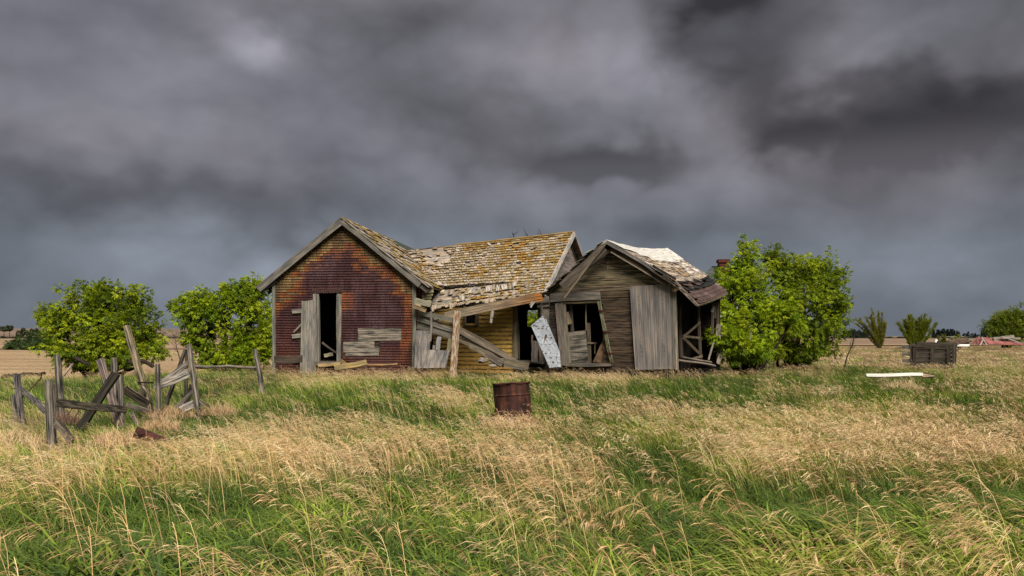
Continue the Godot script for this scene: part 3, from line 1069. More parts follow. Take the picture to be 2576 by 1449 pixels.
# shingles in courses over a four-cornered roof (ridge left, ridge right, eave right, eave left)
func shingle_roof(deck: Node3D, a: Vector3, b: Vector3, c: Vector3, d: Vector3, courses: int, across: int, missing: Callable, ragged: float, most: int) -> void:
	var nrm := (b - a).cross(d - a).normalized()
	if nrm.y < 0.0:
		nrm = -nrm
	var rest := MB.new()
	var spare := 0
	for i in range(courses - 1, -1, -1):
		var s := rnd(-0.02, 0.0)
		while s < 1.0:
			var ds := rnd(0.6, 1.4) / across
			var s1 := minf(s + ds, 1.004)
			var t0 := (i - 0.35) / courses
			var t1 := (i + 1.0 + rnd(0.0, 0.05)) / courses
			var gone := (missing as Callable).call((s + s1) / 2.0, (i + .5) / courses) as float
			if rnd(0, 1) > gone and s1 - s > 0.25 / across:
				var tip := 0.05 + (rnd(0.0, 0.02) if rnd(0, 1) < 0.2 else 0.0)
				var slip := rnd(-ragged, ragged)
				var turn := rnd(-ragged, ragged) * 0.4 if rnd(0, 1) < 0.4 else 0.0
				t0 = maxf(t0 + slip, -0.004)
				t1 += slip
				var e := 0.06 / across
				var p := [bil(a, b, c, d, s + e + turn, t0) + nrm * .004, bil(a, b, c, d, s1 - e + turn, t0) + nrm * .004, bil(a, b, c, d, s1 - e, t1) + nrm * tip, bil(a, b, c, d, s + e, t1 + rnd(-.003, .003)) + nrm * tip]
				var q := []
				for k in 4:
					q.append(p[k] - nrm * (.004 if k < 2 else .02))
				var col := vary(moss((s + s1) / 2.0, (i + .5) / courses), .10)
				if spare < most:
					spare += 1
					var m := MB.new()
					m.hexa(p + q, col, 1.2, 1.2, rnd(0, 1), rnd(0, 1))
					put(m, "shingle", M.shingle, deck, (p[0] + p[2]) / 2.0)
				else:
					rest.hexa(p + q, col, 1.2, 1.2, rnd(0, 1), rnd(0, 1))
			s += ds
	if rest.v.size() > 0:
		put(rest, "upper_shingles", M.shingle, deck, (a + c) / 2.0, "stuff")


func make_wing() -> void:
	rng.seed = 2003
	var front := -wbk
	var a := pt(1026, 631, 31.2)
	var b := pt(1443, 586, 29.0)
	var c := pt(1383, 706, 26.9)
	var d := pt(1088, 723, 27.5)
	var nrm := (b - a).cross(d - a).normalized()
	if nrm.y < 0.0:
		nrm = -nrm
	var deck := MB.new()
	var dt := -nrm * .05
	deck.hexa([a + dt, b + dt, c + dt, d + dt, a + dt * 1.6, b + dt * 1.6, c + dt * 1.6, d + dt * 1.6], C(.07, .055, .04), .5, .5)
	var roof := put(deck, "wing_roof", M.dark, house, (a + c) / 2.0)
	for k in 13:
		var t0 := k / 13.0
		var t1 := (k + 0.95) / 13.0
		slab(roof, "roof_board", bil(a, b, c, d, -.002, t0) - nrm * .012, bil(a, b, c, d, 1.0, t0) - nrm * .012, bil(a, b, c, d, 1.0, t1) - nrm * .012, bil(a, b, c, d, -.002, t1) - nrm * .012, .025, nrm, vary(C(.40, .33, .27), .15), M.wood, .5, .5)
	var miss := func(s: float, t: float) -> float:
		if s < 0.24 and t < 0.42:
			return 0.96 if s > 0.07 + 0.1 * t else 0.3
		if s < 0.2 and t < 0.62:
			return 0.35
		return 0.07 if (s > 0.3 and s < 0.34 and t < 0.2) else 0.02
	shingle_roof(roof, a, b, c, d, 17, 38, miss, 0.004, 298)
	# loose pieces on the bare boards
	for k in [[.1, .2, .5], [.16, .3, -.4], [.12, .46, .7], [.3, .12, .1], [.5, .04, .1], [.02, .02, .3], [.06, .9, .2]]:
		var p := bil(a, b, c, d, k[0], k[1]) + nrm * .035
		var along: Vector3 = ((d - a).normalized() * cos(k[2]) + (b - a).normalized() * sin(k[2]))
		board(roof, "loose_shingle", p, p + along * rnd(.25, .4), rnd(.06, .13), .012, nrm, vary(C(.50, .43, .37), .1), M.shingle, 1)
	# ridge boards and the pale rake board at the gable
	board(roof, "ridge_board", bil(a, b, c, d, .3, 0) + UP * .03, b + UP * .03, .09, .03, nrm, C(.33, .22, .09), M.wood, 6)
	board(roof, "rake_board", b + wux * .03 - UP * .03, pt(1366, 742, 26.25) + wux * .03, .13, .045, (wux * .9 + front * .5).normalized(), C(.50, .46, .42), M.wood, 6)
	# valley cheek between this roof and the red section
	slab(house, "valley_board", a - nrm * .02, d - nrm * .02, d - UP * .5 - wux * .05, a - UP * .9 - wux * .05, .02, -wux, C(.2, .16, .12), M.wood)
	# far slope with its sheathing, seen from below past the gable
	var far_eave_r := b + wbk * 2.6 - UP * 1.85
	var far_eave_l := a + wbk * 2.6 - UP * 1.85
	for k in 9:
		var t0 := k / 9.0
		var t1 := (k + .93) / 9.0
		slab(roof, "roof_board", b.lerp(far_eave_r, t0) - UP * .03, a.lerp(far_eave_l, t0) - UP * .03, a.lerp(far_eave_l, t1) - UP * .03, b.lerp(far_eave_r, t1) - UP * .03, .03, (wbk * .7 + UP).normalized(), vary(C(.30, .22, .16), .12), M.wood)
	var fs := MB.new()
	var fn := (wbk * .7 + UP).normalized()
	fs.hexa([b + fn * .01, a + fn * .01, far_eave_l + fn * .01, far_eave_r + fn * .01, b + fn * .04, a + fn * .04, far_eave_l + fn * .04, far_eave_r + fn * .04], C(.2, .16, .1), .6, .6)
	put(fs, "rear_shingles", M.shingle, roof, (a + far_eave_r) / 2.0)
	board(roof, "rake_board", b + wux * .02 + UP * .01, far_eave_r + wux * .02, .09, .03, wux, C(.45, .40, .35), M.wood, 4)
	# gable wall of weathered clapboards
	var g := b - wux * .22
	g.y = 0.0
	var yr := b.y - .1
	var y := 2.3
	while y < yr - .05:
		var f := (yr - y - .06) / .74
		var k := minf(f, 2.5)
		board(house, "gable_clapboard", g - wbk * k + UP * (y + .06), g + wbk * minf(f, 2.35) + UP * (y + .06), .135, .022, wux, vary(C(.40, .345, .305), .12), M.wood, 3, 0.003)
		y += .125
	board(house, "gable_trim", g + wux * .02 + UP * (yr - .02), g + wux * .02 + wbk * 1.4 + UP * (yr - 1.05), .09, .03, wux, C(.16, .17, .11), M.wood, 3)
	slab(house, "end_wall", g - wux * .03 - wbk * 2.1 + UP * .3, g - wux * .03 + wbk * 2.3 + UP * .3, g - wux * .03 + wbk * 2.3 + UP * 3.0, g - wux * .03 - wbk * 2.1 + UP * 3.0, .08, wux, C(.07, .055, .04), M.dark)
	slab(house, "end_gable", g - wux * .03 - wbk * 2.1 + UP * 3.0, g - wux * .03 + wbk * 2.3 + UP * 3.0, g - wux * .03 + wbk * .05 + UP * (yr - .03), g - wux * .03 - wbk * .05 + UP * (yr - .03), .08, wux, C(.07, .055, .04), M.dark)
	# the slumped porch roof below the eave
	var pa := pt(1099, 731, 27.35)
	var pb := pt(1383, 703, 26.85)
	var pc := pt(1366, 739, 26.2)
	var pd := pt(1088, 777, 26.35)
	var pn := (pb - pa).cross(pd - pa).normalized()
	if pn.y < 0.0:
		pn = -pn
	var pdeck := MB.new()
	var t2 := -pn * .03
	pdeck.hexa([pa + t2, pb + t2, pc + t2, pd + t2, pa + t2 * 2, pb + t2 * 2, pc + t2 * 2, pd + t2 * 2], C(.09, .07, .05), .5, .5)
	var porch := put(pdeck, "porch_roof", M.dark, house, (pa + pc) / 2.0)
	for k in 5:
		var t0 := k / 5.0
		var t1 := (k + .92) / 5.0
		slab(porch, "roof_board", bil(pa, pb, pc, pd, -.02, t0) - pn * .008, bil(pa, pb, pc, pd, 1, t0) - pn * .008, bil(pa, pb, pc, pd, 1, t1) - pn * .008, bil(pa, pb, pc, pd, -.02, t1) - pn * .008, .022, pn, vary(C(.36, .31, .25), .15), M.wood)
	var pmiss := func(s: float, t: float) -> float:
		if s < 0.16:
			return 0.75
		if s < 0.72:
			return 0.42 if t < 0.62 else 0.15
		return 0.04
	shingle_roof(porch, pa, pb, pc, pd, 6, 27, pmiss, 0.03, 298)
	for k in [[.14, .1, .05], [.2, .25, -.3], [.24, .5, .25], [.3, .2, .7], [.36, .1, -.5], [.42, .3, .1], [.47, .1, .05], [.52, .05, 0], [.56, .1, -.05], [.6, .1, .2], [.66, .05, .1], [.7, .0, -.1], [.33, .55, -.3], [.8, .1, .15]]:
		var p := bil(pa, pb, pc, pd, k[0], k[1]) + pn * .045
		var along: Vector3 = ((pd - pa).normalized() * cos(k[2]) + (pb - pa).normalized() * sin(k[2]))
		board(porch, "loose_shingle", p, p + along * rnd(.28, .5), rnd(.08, .2), .012, pn, vary(C(.50, .44, .38) if rnd(0, 1) < .55 else C(.36, .29, .21), .12), M.shingle, 1)
	# ragged pieces sticking out along the lower edge
	for k in 16:
		var s := rnd(.0, .85)
		var p := bil(pa, pb, pc, pd, s, rnd(.86, .98)) + pn * .04
		board(porch, "loose_shingle", p, p + (pd - pa).normalized() * rnd(.14, .3) + (pb - pa).normalized() * rnd(-.08, .08), rnd(.07, .15), .012, pn, vary(C(.44, .35, .25), .25), M.shingle, 1)
	# the sagging porch beam: three boards, rust-orange at its high end
	var orange := C(.43, .165, .035)
	var tan := C(.31, .245, .17)
	for k in [[1118, 790, 1362, 739, .1], [1092, 801, 1364, 747, .085], [1105, 804, 1366, 754, .07]]:
		board(porch, "porch_beam_board", pt(k[0], k[1], 26.15), pt(k[2], k[3], 26.0), k[4], .05, front, tan, M.wood, 10, 0.01, orange)
	# yellow clapboards
	var yl := -2.75
	var win := [-1.62, -1.27, 2.02, 2.75]
	y = 0.55
	while y < 2.95:
		for s in runs(yl, -.04, y + .06, [win]):
			var p0 := wO + wux * float(s[0]) + UP * y
			var p1 := wO + wux * float(s[1]) + UP * y
			var m := MB.new()
			var ou := rnd(0, 1)
			var ww: float = s[1] - s[0]
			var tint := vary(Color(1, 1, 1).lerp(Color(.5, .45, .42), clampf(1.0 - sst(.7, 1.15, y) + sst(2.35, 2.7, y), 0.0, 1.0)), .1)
			var lo := front * .03
			var hi := front * .006
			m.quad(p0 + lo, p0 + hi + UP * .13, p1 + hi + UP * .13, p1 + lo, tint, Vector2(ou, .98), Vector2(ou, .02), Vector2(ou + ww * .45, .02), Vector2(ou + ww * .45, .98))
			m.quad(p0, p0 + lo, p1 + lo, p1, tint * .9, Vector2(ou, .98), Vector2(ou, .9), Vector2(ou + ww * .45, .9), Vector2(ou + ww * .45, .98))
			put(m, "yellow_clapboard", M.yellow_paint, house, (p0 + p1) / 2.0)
		y += .128
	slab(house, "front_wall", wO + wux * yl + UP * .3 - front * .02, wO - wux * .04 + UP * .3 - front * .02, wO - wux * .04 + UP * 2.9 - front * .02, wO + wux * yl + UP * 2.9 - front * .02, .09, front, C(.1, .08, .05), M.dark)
	var fr := C(.34, .27, .17)
	var wn := board(house, "window", wO + wux * -1.63 + UP * 2.0 + front * .05, wO + wux * -1.2 + UP * 2.0 + front * .05, .07, .09, front, C(.27, .18, .13), M.wood, 2)
	board(wn, "window_jamb", wO + wux * -1.24 + UP * 2.0 + front * .04, wO + wux * -1.24 + UP * 2.8 + front * .04, .12, .03, front, C(.40, .34, .20), M.wood, 2)
	board(wn, "window_jamb", wO + wux * -1.66 + UP * 2.0 + front * .04, wO + wux * -1.66 + UP * 2.8 + front * .04, .1, .03, front, C(.40, .34, .20), M.wood, 2)
	slab(wn, "window_pane", wO + wux * -1.62 + UP * 2.03 + front * .0, wO + wux * -1.3 + UP * 2.03 + front * .0, wO + wux * -1.3 + UP * 2.8 + front * .0, wO + wux * -1.62 + UP * 2.8 + front * .0, .01, front, C(.012, .011, .01), M.plain)
	# door frame, dark doorway and the boards to its right
	board(house, "door_jamb", hit(1296, 767, wO + front * .05, front), hit(1297, 904, wO + front * .05, front), .155, .06, front, C(.30, .25, .165), M.wood, 5)
	board(house, "door_jamb", hit(1304, 767, wO, front), hit(1304, 904, wO, front), .03, .14, front, C(.2, .16, .11), M.wood, 3)
	board(house, "door_jamb", hit(1355.5, 752, wO + front * .05, front), hit(1355.5, 850, wO + front * .05, front), .07, .06, front, C(.34, .27, .12), M.wood, 3)
	board(house, "porch_post", hit(1372, 740, wO + front * .5, front), hit(1377, 840, wO + front * .5, front), .19, .06, front, C(.25, .22, .185), M.wood, 4)
	board(house, "porch_post_cap", hit(1347, 757, wO + front * .62, front), hit(1402, 752, wO + front * .62, front), .14, .06, front, C(.2, .175, .15), M.wood, 2)
	board(house, "porch_post_cap", hit(1352, 771, wO + front * .56, front), hit(1388, 768, wO + front * .56, front), .06, .06, front, C(.24, .21, .17), M.wood, 2)
	board(house, "threshold", hit(1298, 910, wO + front * .1, front), hit(1372, 911, wO + front * .1, front), .1, .12, front, C(.17, .15, .13), M.wood, 2)
	var p := wO + wux * .85
	slab(house, "front_wall", p + UP * .3, p + wux * .4 + UP * .3, p + wux * .4 + UP * 2.9, p + UP * 2.9, .09, front, C(.08, .065, .05), M.dark)
	slab(house, "door_header", wO - wux * .02 + UP * 2.62, wO + wux * .85 + UP * 2.62, wO + wux * .85 + UP * 2.95, wO - wux * .02 + UP * 2.95, .09, front, C(.06, .05, .04), M.dark)
	slab(house, "floor", wO - wux * 2.7 + UP * .72 - front * .1, wO + wux * 1.2 + UP * .72 - front * .1, wO + wux * 1.2 + UP * .72 + wbk * 3.5, wO - wux * 2.7 + UP * .72 + wbk * 3.5, .1, UP, C(.09, .07, .05), M.dark)
	# rear wall with the open window that shows the greenery behind
	var ro := wO + wbk * 3.6
	var h0 := hit(1324, 822, ro, front)
	var h1 := hit(1359, 780, ro, front)
	var uh0 := (h0 - ro).dot(wux)
	var uh1 := (h1 - ro).dot(wux)
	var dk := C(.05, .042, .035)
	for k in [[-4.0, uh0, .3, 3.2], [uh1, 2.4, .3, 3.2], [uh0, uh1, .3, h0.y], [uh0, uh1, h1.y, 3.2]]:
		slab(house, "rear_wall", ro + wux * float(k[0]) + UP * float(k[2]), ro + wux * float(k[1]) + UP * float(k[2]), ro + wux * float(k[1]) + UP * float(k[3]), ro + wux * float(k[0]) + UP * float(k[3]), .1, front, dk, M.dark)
	# torn strips hanging from the porch beam
	for k in [[1239, 781, 1234, 812, .07], [1242, 782, 1238, 800, .04], [1346, 757, 1335, 774, .05], [1340, 756, 1333, 768, .03]]:
		board(porch, "torn_strip", pt(k[0], k[1], 26.0), pt(k[2], k[3], 25.95), k[4], .012, front, C(.42, .38, .33), M.wood, 3, 0.01)
	# eave scraps where the porch roof broke away from the red section
	for k in [[1096, 732, 1150, 735], [1063, 752, 1120, 745]]:
		pass
	var sc := thing("broken_eave", "broken piece of shingled eave hanging between the red wall and the sagging porch roof", "debris", pt(1075, 790, 25.6))
	for k in [[1065, 735, 1090, 731, .13, 0], [1063, 742, 1089, 740, .12, 0], [1062, 749, 1086, 748, .12, 0], [1064, 754, 1084, 755, .1, 0]]:
		board(sc, "shingle_row", pt(k[0], k[1], 25.8), pt(k[2], k[3], 25.8), k[4], .03, (front + UP * .5).normalized(), vary(C(.30, .27, .15), .2), M.shingle, 3, 0.012)
	board(sc, "broken_board", pt(1044, 757, 25.55), pt(1085, 766, 25.5), .17, .06, (front + UP * .3).normalized(), C(.30, .28, .20), M.wood, 3)
	board(sc, "broken_board", pt(1040, 770, 25.5), pt(1072, 781, 25.45), .12, .06, (front + UP * .3).normalized(), C(.34, .24, .13), M.shingle, 3)
	board(sc, "broken_board", pt(1044, 765, 25.48), pt(1058, 770, 25.45), .06, .03, (front + UP * .3).normalized(), C(.45, .33, .2), M.wood, 1)


# ---------------------------------------------------------------- the grey shed
var sux := Vector3(.894, 0, .447)
var sbk := Vector3(.447, 0, -.894)
var sO := Vector3(2.51, 0, -24)
var shed: Node3D


func sp(x: float, y: float, out := 0.0) -> Vector3:
	return hit(x, y, sO - sbk * out, -sbk)


func chain(pts: Array, t: float) -> Vector3:
	var f := clampf(t, 0.0, 1.0) * (pts.size() - 1)
	var i := mini(int(f), pts.size() - 2)
	return (pts[i] as Vector3).lerp(pts[i + 1], f - i)


var rf := []
var rb := []


func shed_roof(s: float, t: float) -> Vector3:
	var p := chain(rf, t).lerp(chain(rb, t), s)
	p.y -= 0.42 * s * (1.0 - s) * (1.0 - 0.55 * t)
	return p


func roof_patch(parent: Node3D, called: String, s0: float, s1: float, t0: float, t1: float, lift0: float, lift1: float, thick: float, m: Material, col: Color, ns: int, nt: int, wave := 0.0) -> void:
	var b := MB.new()
	var nrm := (sux * .6 + UP).normalized()
	var g := []
	var ph := rnd(0, 6)
	for i in ns + 1:
		var row := []
		for j in nt + 1:
			var s := lerpf(s0, s1, float(i) / ns)
			var t := lerpf(t0, t1, float(j) / nt)
			row.append(shed_roof(s, t) + nrm * (lerpf(lift0, lift1, float(j) / nt) + wave * sin(ph + s * 25.0)))
		g.append(row)
	var ou := rnd(0, 1)
	var dn := -nrm * thick
	for i in ns:
		for j in nt:
			var ua := Vector2(ou + s0 * 2.0 + float(i) * (s1 - s0) / ns * 2.2, t0 + j * (t1 - t0) / nt)
			var du := Vector2((s1 - s0) / ns * 2.2, 0)
			var dv := Vector2(0, (t1 - t0) / nt)
			b.quad(g[i][j], g[i + 1][j], g[i + 1][j + 1], g[i][j + 1], col, ua, ua + du, ua + du + dv, ua + dv)
			b.quad(g[i][j] + dn, g[i][j + 1] + dn, g[i + 1][j + 1] + dn, g[i + 1][j] + dn, col, ua, ua + dv, ua + du + dv, ua + du)
	for i in ns:
		b.quad(g[i][nt], g[i + 1][nt], g[i + 1][nt] + dn, g[i][nt] + dn, col)
		b.quad(g[i][0], g[i][0] + dn, g[i + 1][0] + dn, g[i + 1][0], col)
	for j in nt:
		b.quad(g[0][j], g[0][j + 1], g[0][j + 1] + dn, g[0][j] + dn, col)
		b.quad(g[ns][j], g[ns][j] + dn, g[ns][j + 1] + dn, g[ns][j + 1], col)
	put(b, called, m, parent, g[0][0])


func make_shed() -> void:
	rng.seed = 2004
	shed = thing("shed", "sagging grey board shed with a plywood sheet on its front and a white tin ridge", "shed", Vector3(3.2, 0.4, -24.5))
	var front := -sbk
	# siding boards on the front
	var d0 := sp(1418, 765)
	var d1 := sp(1517, 922)
	var door := [(d0 - sO).dot(sux), (d1 - sO).dot(sux), d1.y - .05, d0.y]
	var y := .38
	while y < 4.05:
		var step := rnd(.155, .185) if y < 3.0 else rnd(.125, .15)
		var ul := -1.66
		var ur := 1.84
		var ym := y + step * .5
		if ym > 3.0:
			ul = lerpf(-1.66, .1, (ym - 3.0) / 1.12) + .02
			ur = lerpf(1.9, .1, (ym - 3.0) / 1.12) - .02
		if ur - ul < .12:
			break
		for s in runs(ul, ur, ym, [door]):
			var cuts := [s[0], s[1]]
			if ym > 3.0 and s[1] - s[0] > 1.4 and rnd(0, 1) < 0.7:
				cuts = [s[0], lerpf(s[0], s[1], rnd(.25, .7)), s[1]]
			for k in cuts.size() - 1:
				var base := C(.125, .088, .062) if ym < 2.95 else (C(.27, .215, .14) if ym < 3.55 else C(.20, .155, .11))
				if s[0] < -1.6 and s[1] < -1.0:
					base = C(.075, .06, .048)
				board(shed, "siding_board", sO + sux * (cuts[k] + .004) + UP * ym - front * rnd(-.004, .006), sO + sux * (cuts[k + 1] - .004) + UP * (ym + rnd(-.008, .008)) - front * rnd(-.004, .006), step * .94, .024, (front - UP * .13).normalized(), vary(base, .25), M.rough_wood, 5, 0.004)
		y += step
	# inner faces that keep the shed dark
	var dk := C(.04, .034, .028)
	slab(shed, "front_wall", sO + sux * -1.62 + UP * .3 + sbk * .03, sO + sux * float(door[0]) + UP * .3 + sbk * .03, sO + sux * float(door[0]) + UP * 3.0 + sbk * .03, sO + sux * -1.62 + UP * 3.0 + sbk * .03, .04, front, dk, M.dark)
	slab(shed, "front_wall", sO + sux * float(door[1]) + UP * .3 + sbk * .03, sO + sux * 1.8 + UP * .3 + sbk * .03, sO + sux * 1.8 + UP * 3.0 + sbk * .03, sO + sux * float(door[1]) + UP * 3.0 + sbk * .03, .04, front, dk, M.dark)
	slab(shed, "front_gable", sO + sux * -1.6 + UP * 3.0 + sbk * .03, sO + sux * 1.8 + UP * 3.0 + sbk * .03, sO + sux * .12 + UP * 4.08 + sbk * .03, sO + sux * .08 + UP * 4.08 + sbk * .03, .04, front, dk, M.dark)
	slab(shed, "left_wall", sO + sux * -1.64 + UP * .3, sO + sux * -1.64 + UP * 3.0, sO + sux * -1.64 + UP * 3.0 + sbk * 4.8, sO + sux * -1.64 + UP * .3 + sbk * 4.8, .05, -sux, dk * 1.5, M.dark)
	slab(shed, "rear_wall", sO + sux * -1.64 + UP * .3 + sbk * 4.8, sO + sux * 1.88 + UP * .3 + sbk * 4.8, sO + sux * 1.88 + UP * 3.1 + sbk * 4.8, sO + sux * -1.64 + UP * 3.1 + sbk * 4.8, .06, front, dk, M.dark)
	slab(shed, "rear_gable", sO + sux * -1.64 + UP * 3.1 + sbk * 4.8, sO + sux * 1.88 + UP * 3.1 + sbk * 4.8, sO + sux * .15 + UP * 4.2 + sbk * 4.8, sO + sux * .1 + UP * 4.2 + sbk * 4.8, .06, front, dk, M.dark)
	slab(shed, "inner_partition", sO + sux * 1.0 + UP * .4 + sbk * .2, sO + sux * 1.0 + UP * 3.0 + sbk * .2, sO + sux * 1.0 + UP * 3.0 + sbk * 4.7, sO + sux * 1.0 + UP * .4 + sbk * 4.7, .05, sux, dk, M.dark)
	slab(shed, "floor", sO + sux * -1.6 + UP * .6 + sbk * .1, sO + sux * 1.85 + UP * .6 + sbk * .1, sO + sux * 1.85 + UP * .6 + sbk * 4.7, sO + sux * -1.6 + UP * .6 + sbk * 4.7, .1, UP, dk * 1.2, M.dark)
	# the big plywood sheet, weathered in vertical streaks
	var q := [sp(1584, 721, .09), sp(1686, 714, .09), sp(1690, 928, .12), sp(1598, 931, .12)]
	var m := MB.new()
	for i in 10:
		var f0 := i / 10.0
		var f1 := (i + 1) / 10.0
		var o := front * .0
		var t0: Vector3 = (q[0] as Vector3).lerp(q[1], f0)
		var t1: Vector3 = (q[0] as Vector3).lerp(q[1], f1)
		var b0: Vector3 = (q[3] as Vector3).lerp(q[2], f0)
		var b1: Vector3 = (q[3] as Vector3).lerp(q[2], f1)
		m.quad(b0, t0, t1, b1, C(.30, .27, .25), Vector2(.6, .1 + f0 * 1.7), Vector2(0, .1 + f0 * 1.7), Vector2(0, .1 + f1 * 1.7), Vector2(.6, .1 + f1 * 1.7))
		m.quad(b1 + sbk * .02, t1 + sbk * .02, t0 + sbk * .02, b0 + sbk * .02, C(.2, .18, .16))
	for e in [[0, 1], [1, 2], [2, 3], [3, 0]]:
		m.quad(q[e[0]], q[e[0]] + sbk * .02, q[e[1]] + sbk * .02, q[e[1]], C(.2, .18, .16))
	put(m, "plywood_sheet", M.wood, shed, q[0])
	# corner and door trim
	var gray := C(.255, .23, .195)
	board(shed, "corner_board", sp(1692, 722, .06), sp(1696, 929, .06), .12, .03, front, gray, M.wood, 6)
	board(shed, "corner_board", sp(1699, 720, .05), sp(1703, 930, .05), .06, .05, front, C(.36, .31, .25), M.wood, 6)
	board(shed, "door_header_board", sp(1384, 748, .09), sp(1510, 743, .09), .235, .04, front, C(.215, .19, .165), M.wood, 5)
	board(shed, "door_header_trim", sp(1400, 763, .05), sp(1510, 758, .05), .05, .03, front, C(.26, .2, .13), M.wood, 4)
	for k in [[1402, 763, 1415, 920, .11], [1411, 763, 1425, 921, .1], [1418, 765, 1433, 922, .1]]:
		board(shed, "door_jamb", sp(k[0], k[1], .07), sp(k[2], k[3], .07), k[4], .05, front, vary(C(.265, .225, .185), .1), M.wood, 5)
	board(shed, "teal_jamb", sp(1506, 758, .1), sp(1539, 912, .1), .085, .045, front, C(.27, .33, .275), M.white_paint, 7)
	board(shed, "teal_jamb_edge", sp(1509, 757, .12), sp(1542, 912, .12), .028, .03, front, C(.31, .42, .36), M.white_paint, 5)
	for k in [[1513, 783], [1524, 836], [1536, 890]]:
		board(shed, "hinge", sp(k[0] - 7, k[1] - 1, .15), sp(k[0] + 9, k[1] - 1, .15), .055, .012, front, C(.16, .035, .022), M.rust, 1, 0.0, Color(-1, 0, 0), .02)
	# what hangs and stands in the doorway
	slab(shed, "door_panel", sp(1430, 836, -.12), sp(1473, 830, -.12), sp(1480, 916, -.12), sp(1436, 918, -.12), .02, front, C(.235, .205, .165), M.rough_wood, .4, .4)
	board(shed, "door_stile", sp(1436, 766, -.14), sp(1440, 835, -.14), .09, .03, front, C(.1, .085, .065), M.wood, 3)
	board(shed, "door_stile", sp(1474, 766, -.14), sp(1475, 832, -.14), .035, .03, front, C(.2, .17, .13), M.wood, 3)
	board(shed, "door_stile", sp(1480, 812, -.2), sp(1484, 914, -.2), .1, .03, front, C(.15, .125, .095), M.wood, 3)
	board(shed, "loose_board", sp(1425, 785, -.05), sp(1434, 816, -.05), .13, .025, front, C(.33, .27, .18), M.wood, 3)
	board(shed, "shelf", sp(1482, 863, -.3), sp(1497, 863, -.3), .04, .3, front, C(.26, .2, .14), M.wood, 1)
	board(shed, "shelf_leg", sp(1497, 864, -.3), sp(1497, 890, -.3), .03, .03, front, C(.2, .15, .1), M.wood, 1)
	slab(shed, "brown_sheet", sp(1519, 848, -.05), sp(1529, 905, -.02), sp(1527, 913, -.02), sp(1491, 911, -.02), .02, front, C(.19, .125, .075), M.rough_wood, .5, .5)
	board(shed, "sill_board", sp(1432, 918, .05), sp(1540, 917, .05), .09, .1, front, C(.2, .175, .14), M.wood, 3)
	# rakes
	var dark := C(.115, .088, .066)
	board(shed, "rake_board", sp(1541, 622, .22), sp(1681, 711, .2), .2, .03, front, dark, M.wood, 8, 0.008)
	board(shed, "rake_edge", sp(1537, 633, .24), sp(1669, 714, .22), .03, .02, front, C(.34, .28, .22), M.wood, 8, 0.006)
	board(shed, "rake_trim", sp(1525, 608, .3), sp(1650, 680, .27), .085, .04, front, C(.25, .23, .215), M.wood, 8, 0.01)
	board(shed, "rake_trim", sp(1668, 693, .3), sp(1712, 720, .27), .05, .04, front, C(.24, .2, .16), M.wood, 3, 0.01)
	board(shed, "rake_bracket", sp(1693, 712, .2), sp(1702, 733, .2), .17, .04, front, C(.26, .155, .085), M.wood, 2)
	board(shed, "rake_board", sp(1532, 630, .2), sp(1482, 672, .2), .09, .03, front, dark * .9, M.wood, 4)
	board(shed, "hanging_rake_board", sp(1519, 622, .42), sp(1414, 722, .55), .24, .025, front, C(.15, .125, .1), M.wood, 6, 0.015)
	board(shed, "hanging_pole", sp(1525, 611, .5), sp(1420, 749, .62), .05, .04, front, C(.25, .205, .155), M.wood, 7, 0.01)
	# roof edges, front and back, from ridge to eave
	rf = [pt(1525, 604, 23.7), pt(1562, 622, 23.55), pt(1598, 645, 23.35), pt(1640, 675, 23.1), pt(1683, 702, 22.9), pt(1712, 722, 22.8), pt(1735, 745, 22.7), pt(1757, 767, 22.6)]
	rb = [pt(1677, 625, 28.4), pt(1699, 640, 28.25), pt(1722, 657, 28.1), pt(1745, 673, 27.95), pt(1766, 689, 27.8), pt(1788, 705, 27.65), pt(1808, 720, 27.5), pt(1829, 737, 27.35)]
	for k in 9:
		roof_patch(shed, "roof_board", rnd(-.01, .01), 1.0, k / 9.0, (k + .97) / 9.0, -.04, -.04, .03, M.wood, vary(C(.30, .245, .2), .15), 8, 1)
	for k in 5:
		var s0 := k * .2
		roof_patch(shed, "tin_sheet", s0 - .01, s0 + .205, -.012, [.17, .22, .27, .28, .26][k] + rnd(0, .02), .02 + .006 * (k % 2), .03, .006, M.tin, C(.86, .84, .80), 4, 3, .008)
	# the white cap folded over the front of the ridge
	slab(shed, "tin_cap", pt(1526, 602, 23.65), pt(1512, 611, 23.75), pt(1512, 617, 23.7), pt(1526, 609, 23.6), .01, front, C(.5, .49, .48), M.tin)
	var row := 0
	for k in [[.16, .34], [.27, .44], [.36, .55], [.46, .66]]:
		var s := 0.0
		while s < 0.99:
			var ds := rnd(.16, .34)
			var col: Color = [C(.50, .43, .36), C(.42, .34, .26), C(.56, .51, .46), C(.34, .24, .15)][rng.randi() % 4]
			roof_patch(shed, "roofing_strip", s, minf(1.0, s + ds - .008), k[0], k[1] + rnd(-.02, .03), .0 + row * .012, .018 + row * .014 + rnd(0, .02), .008, M.shingle, vary(col, .1), 4, 2, .012)
			s += ds
		row += 1
	for k in [[.42, .2, .48, .75], [.3, .2, .5, .6], [.55, .25, .72, .8]]:
		pass
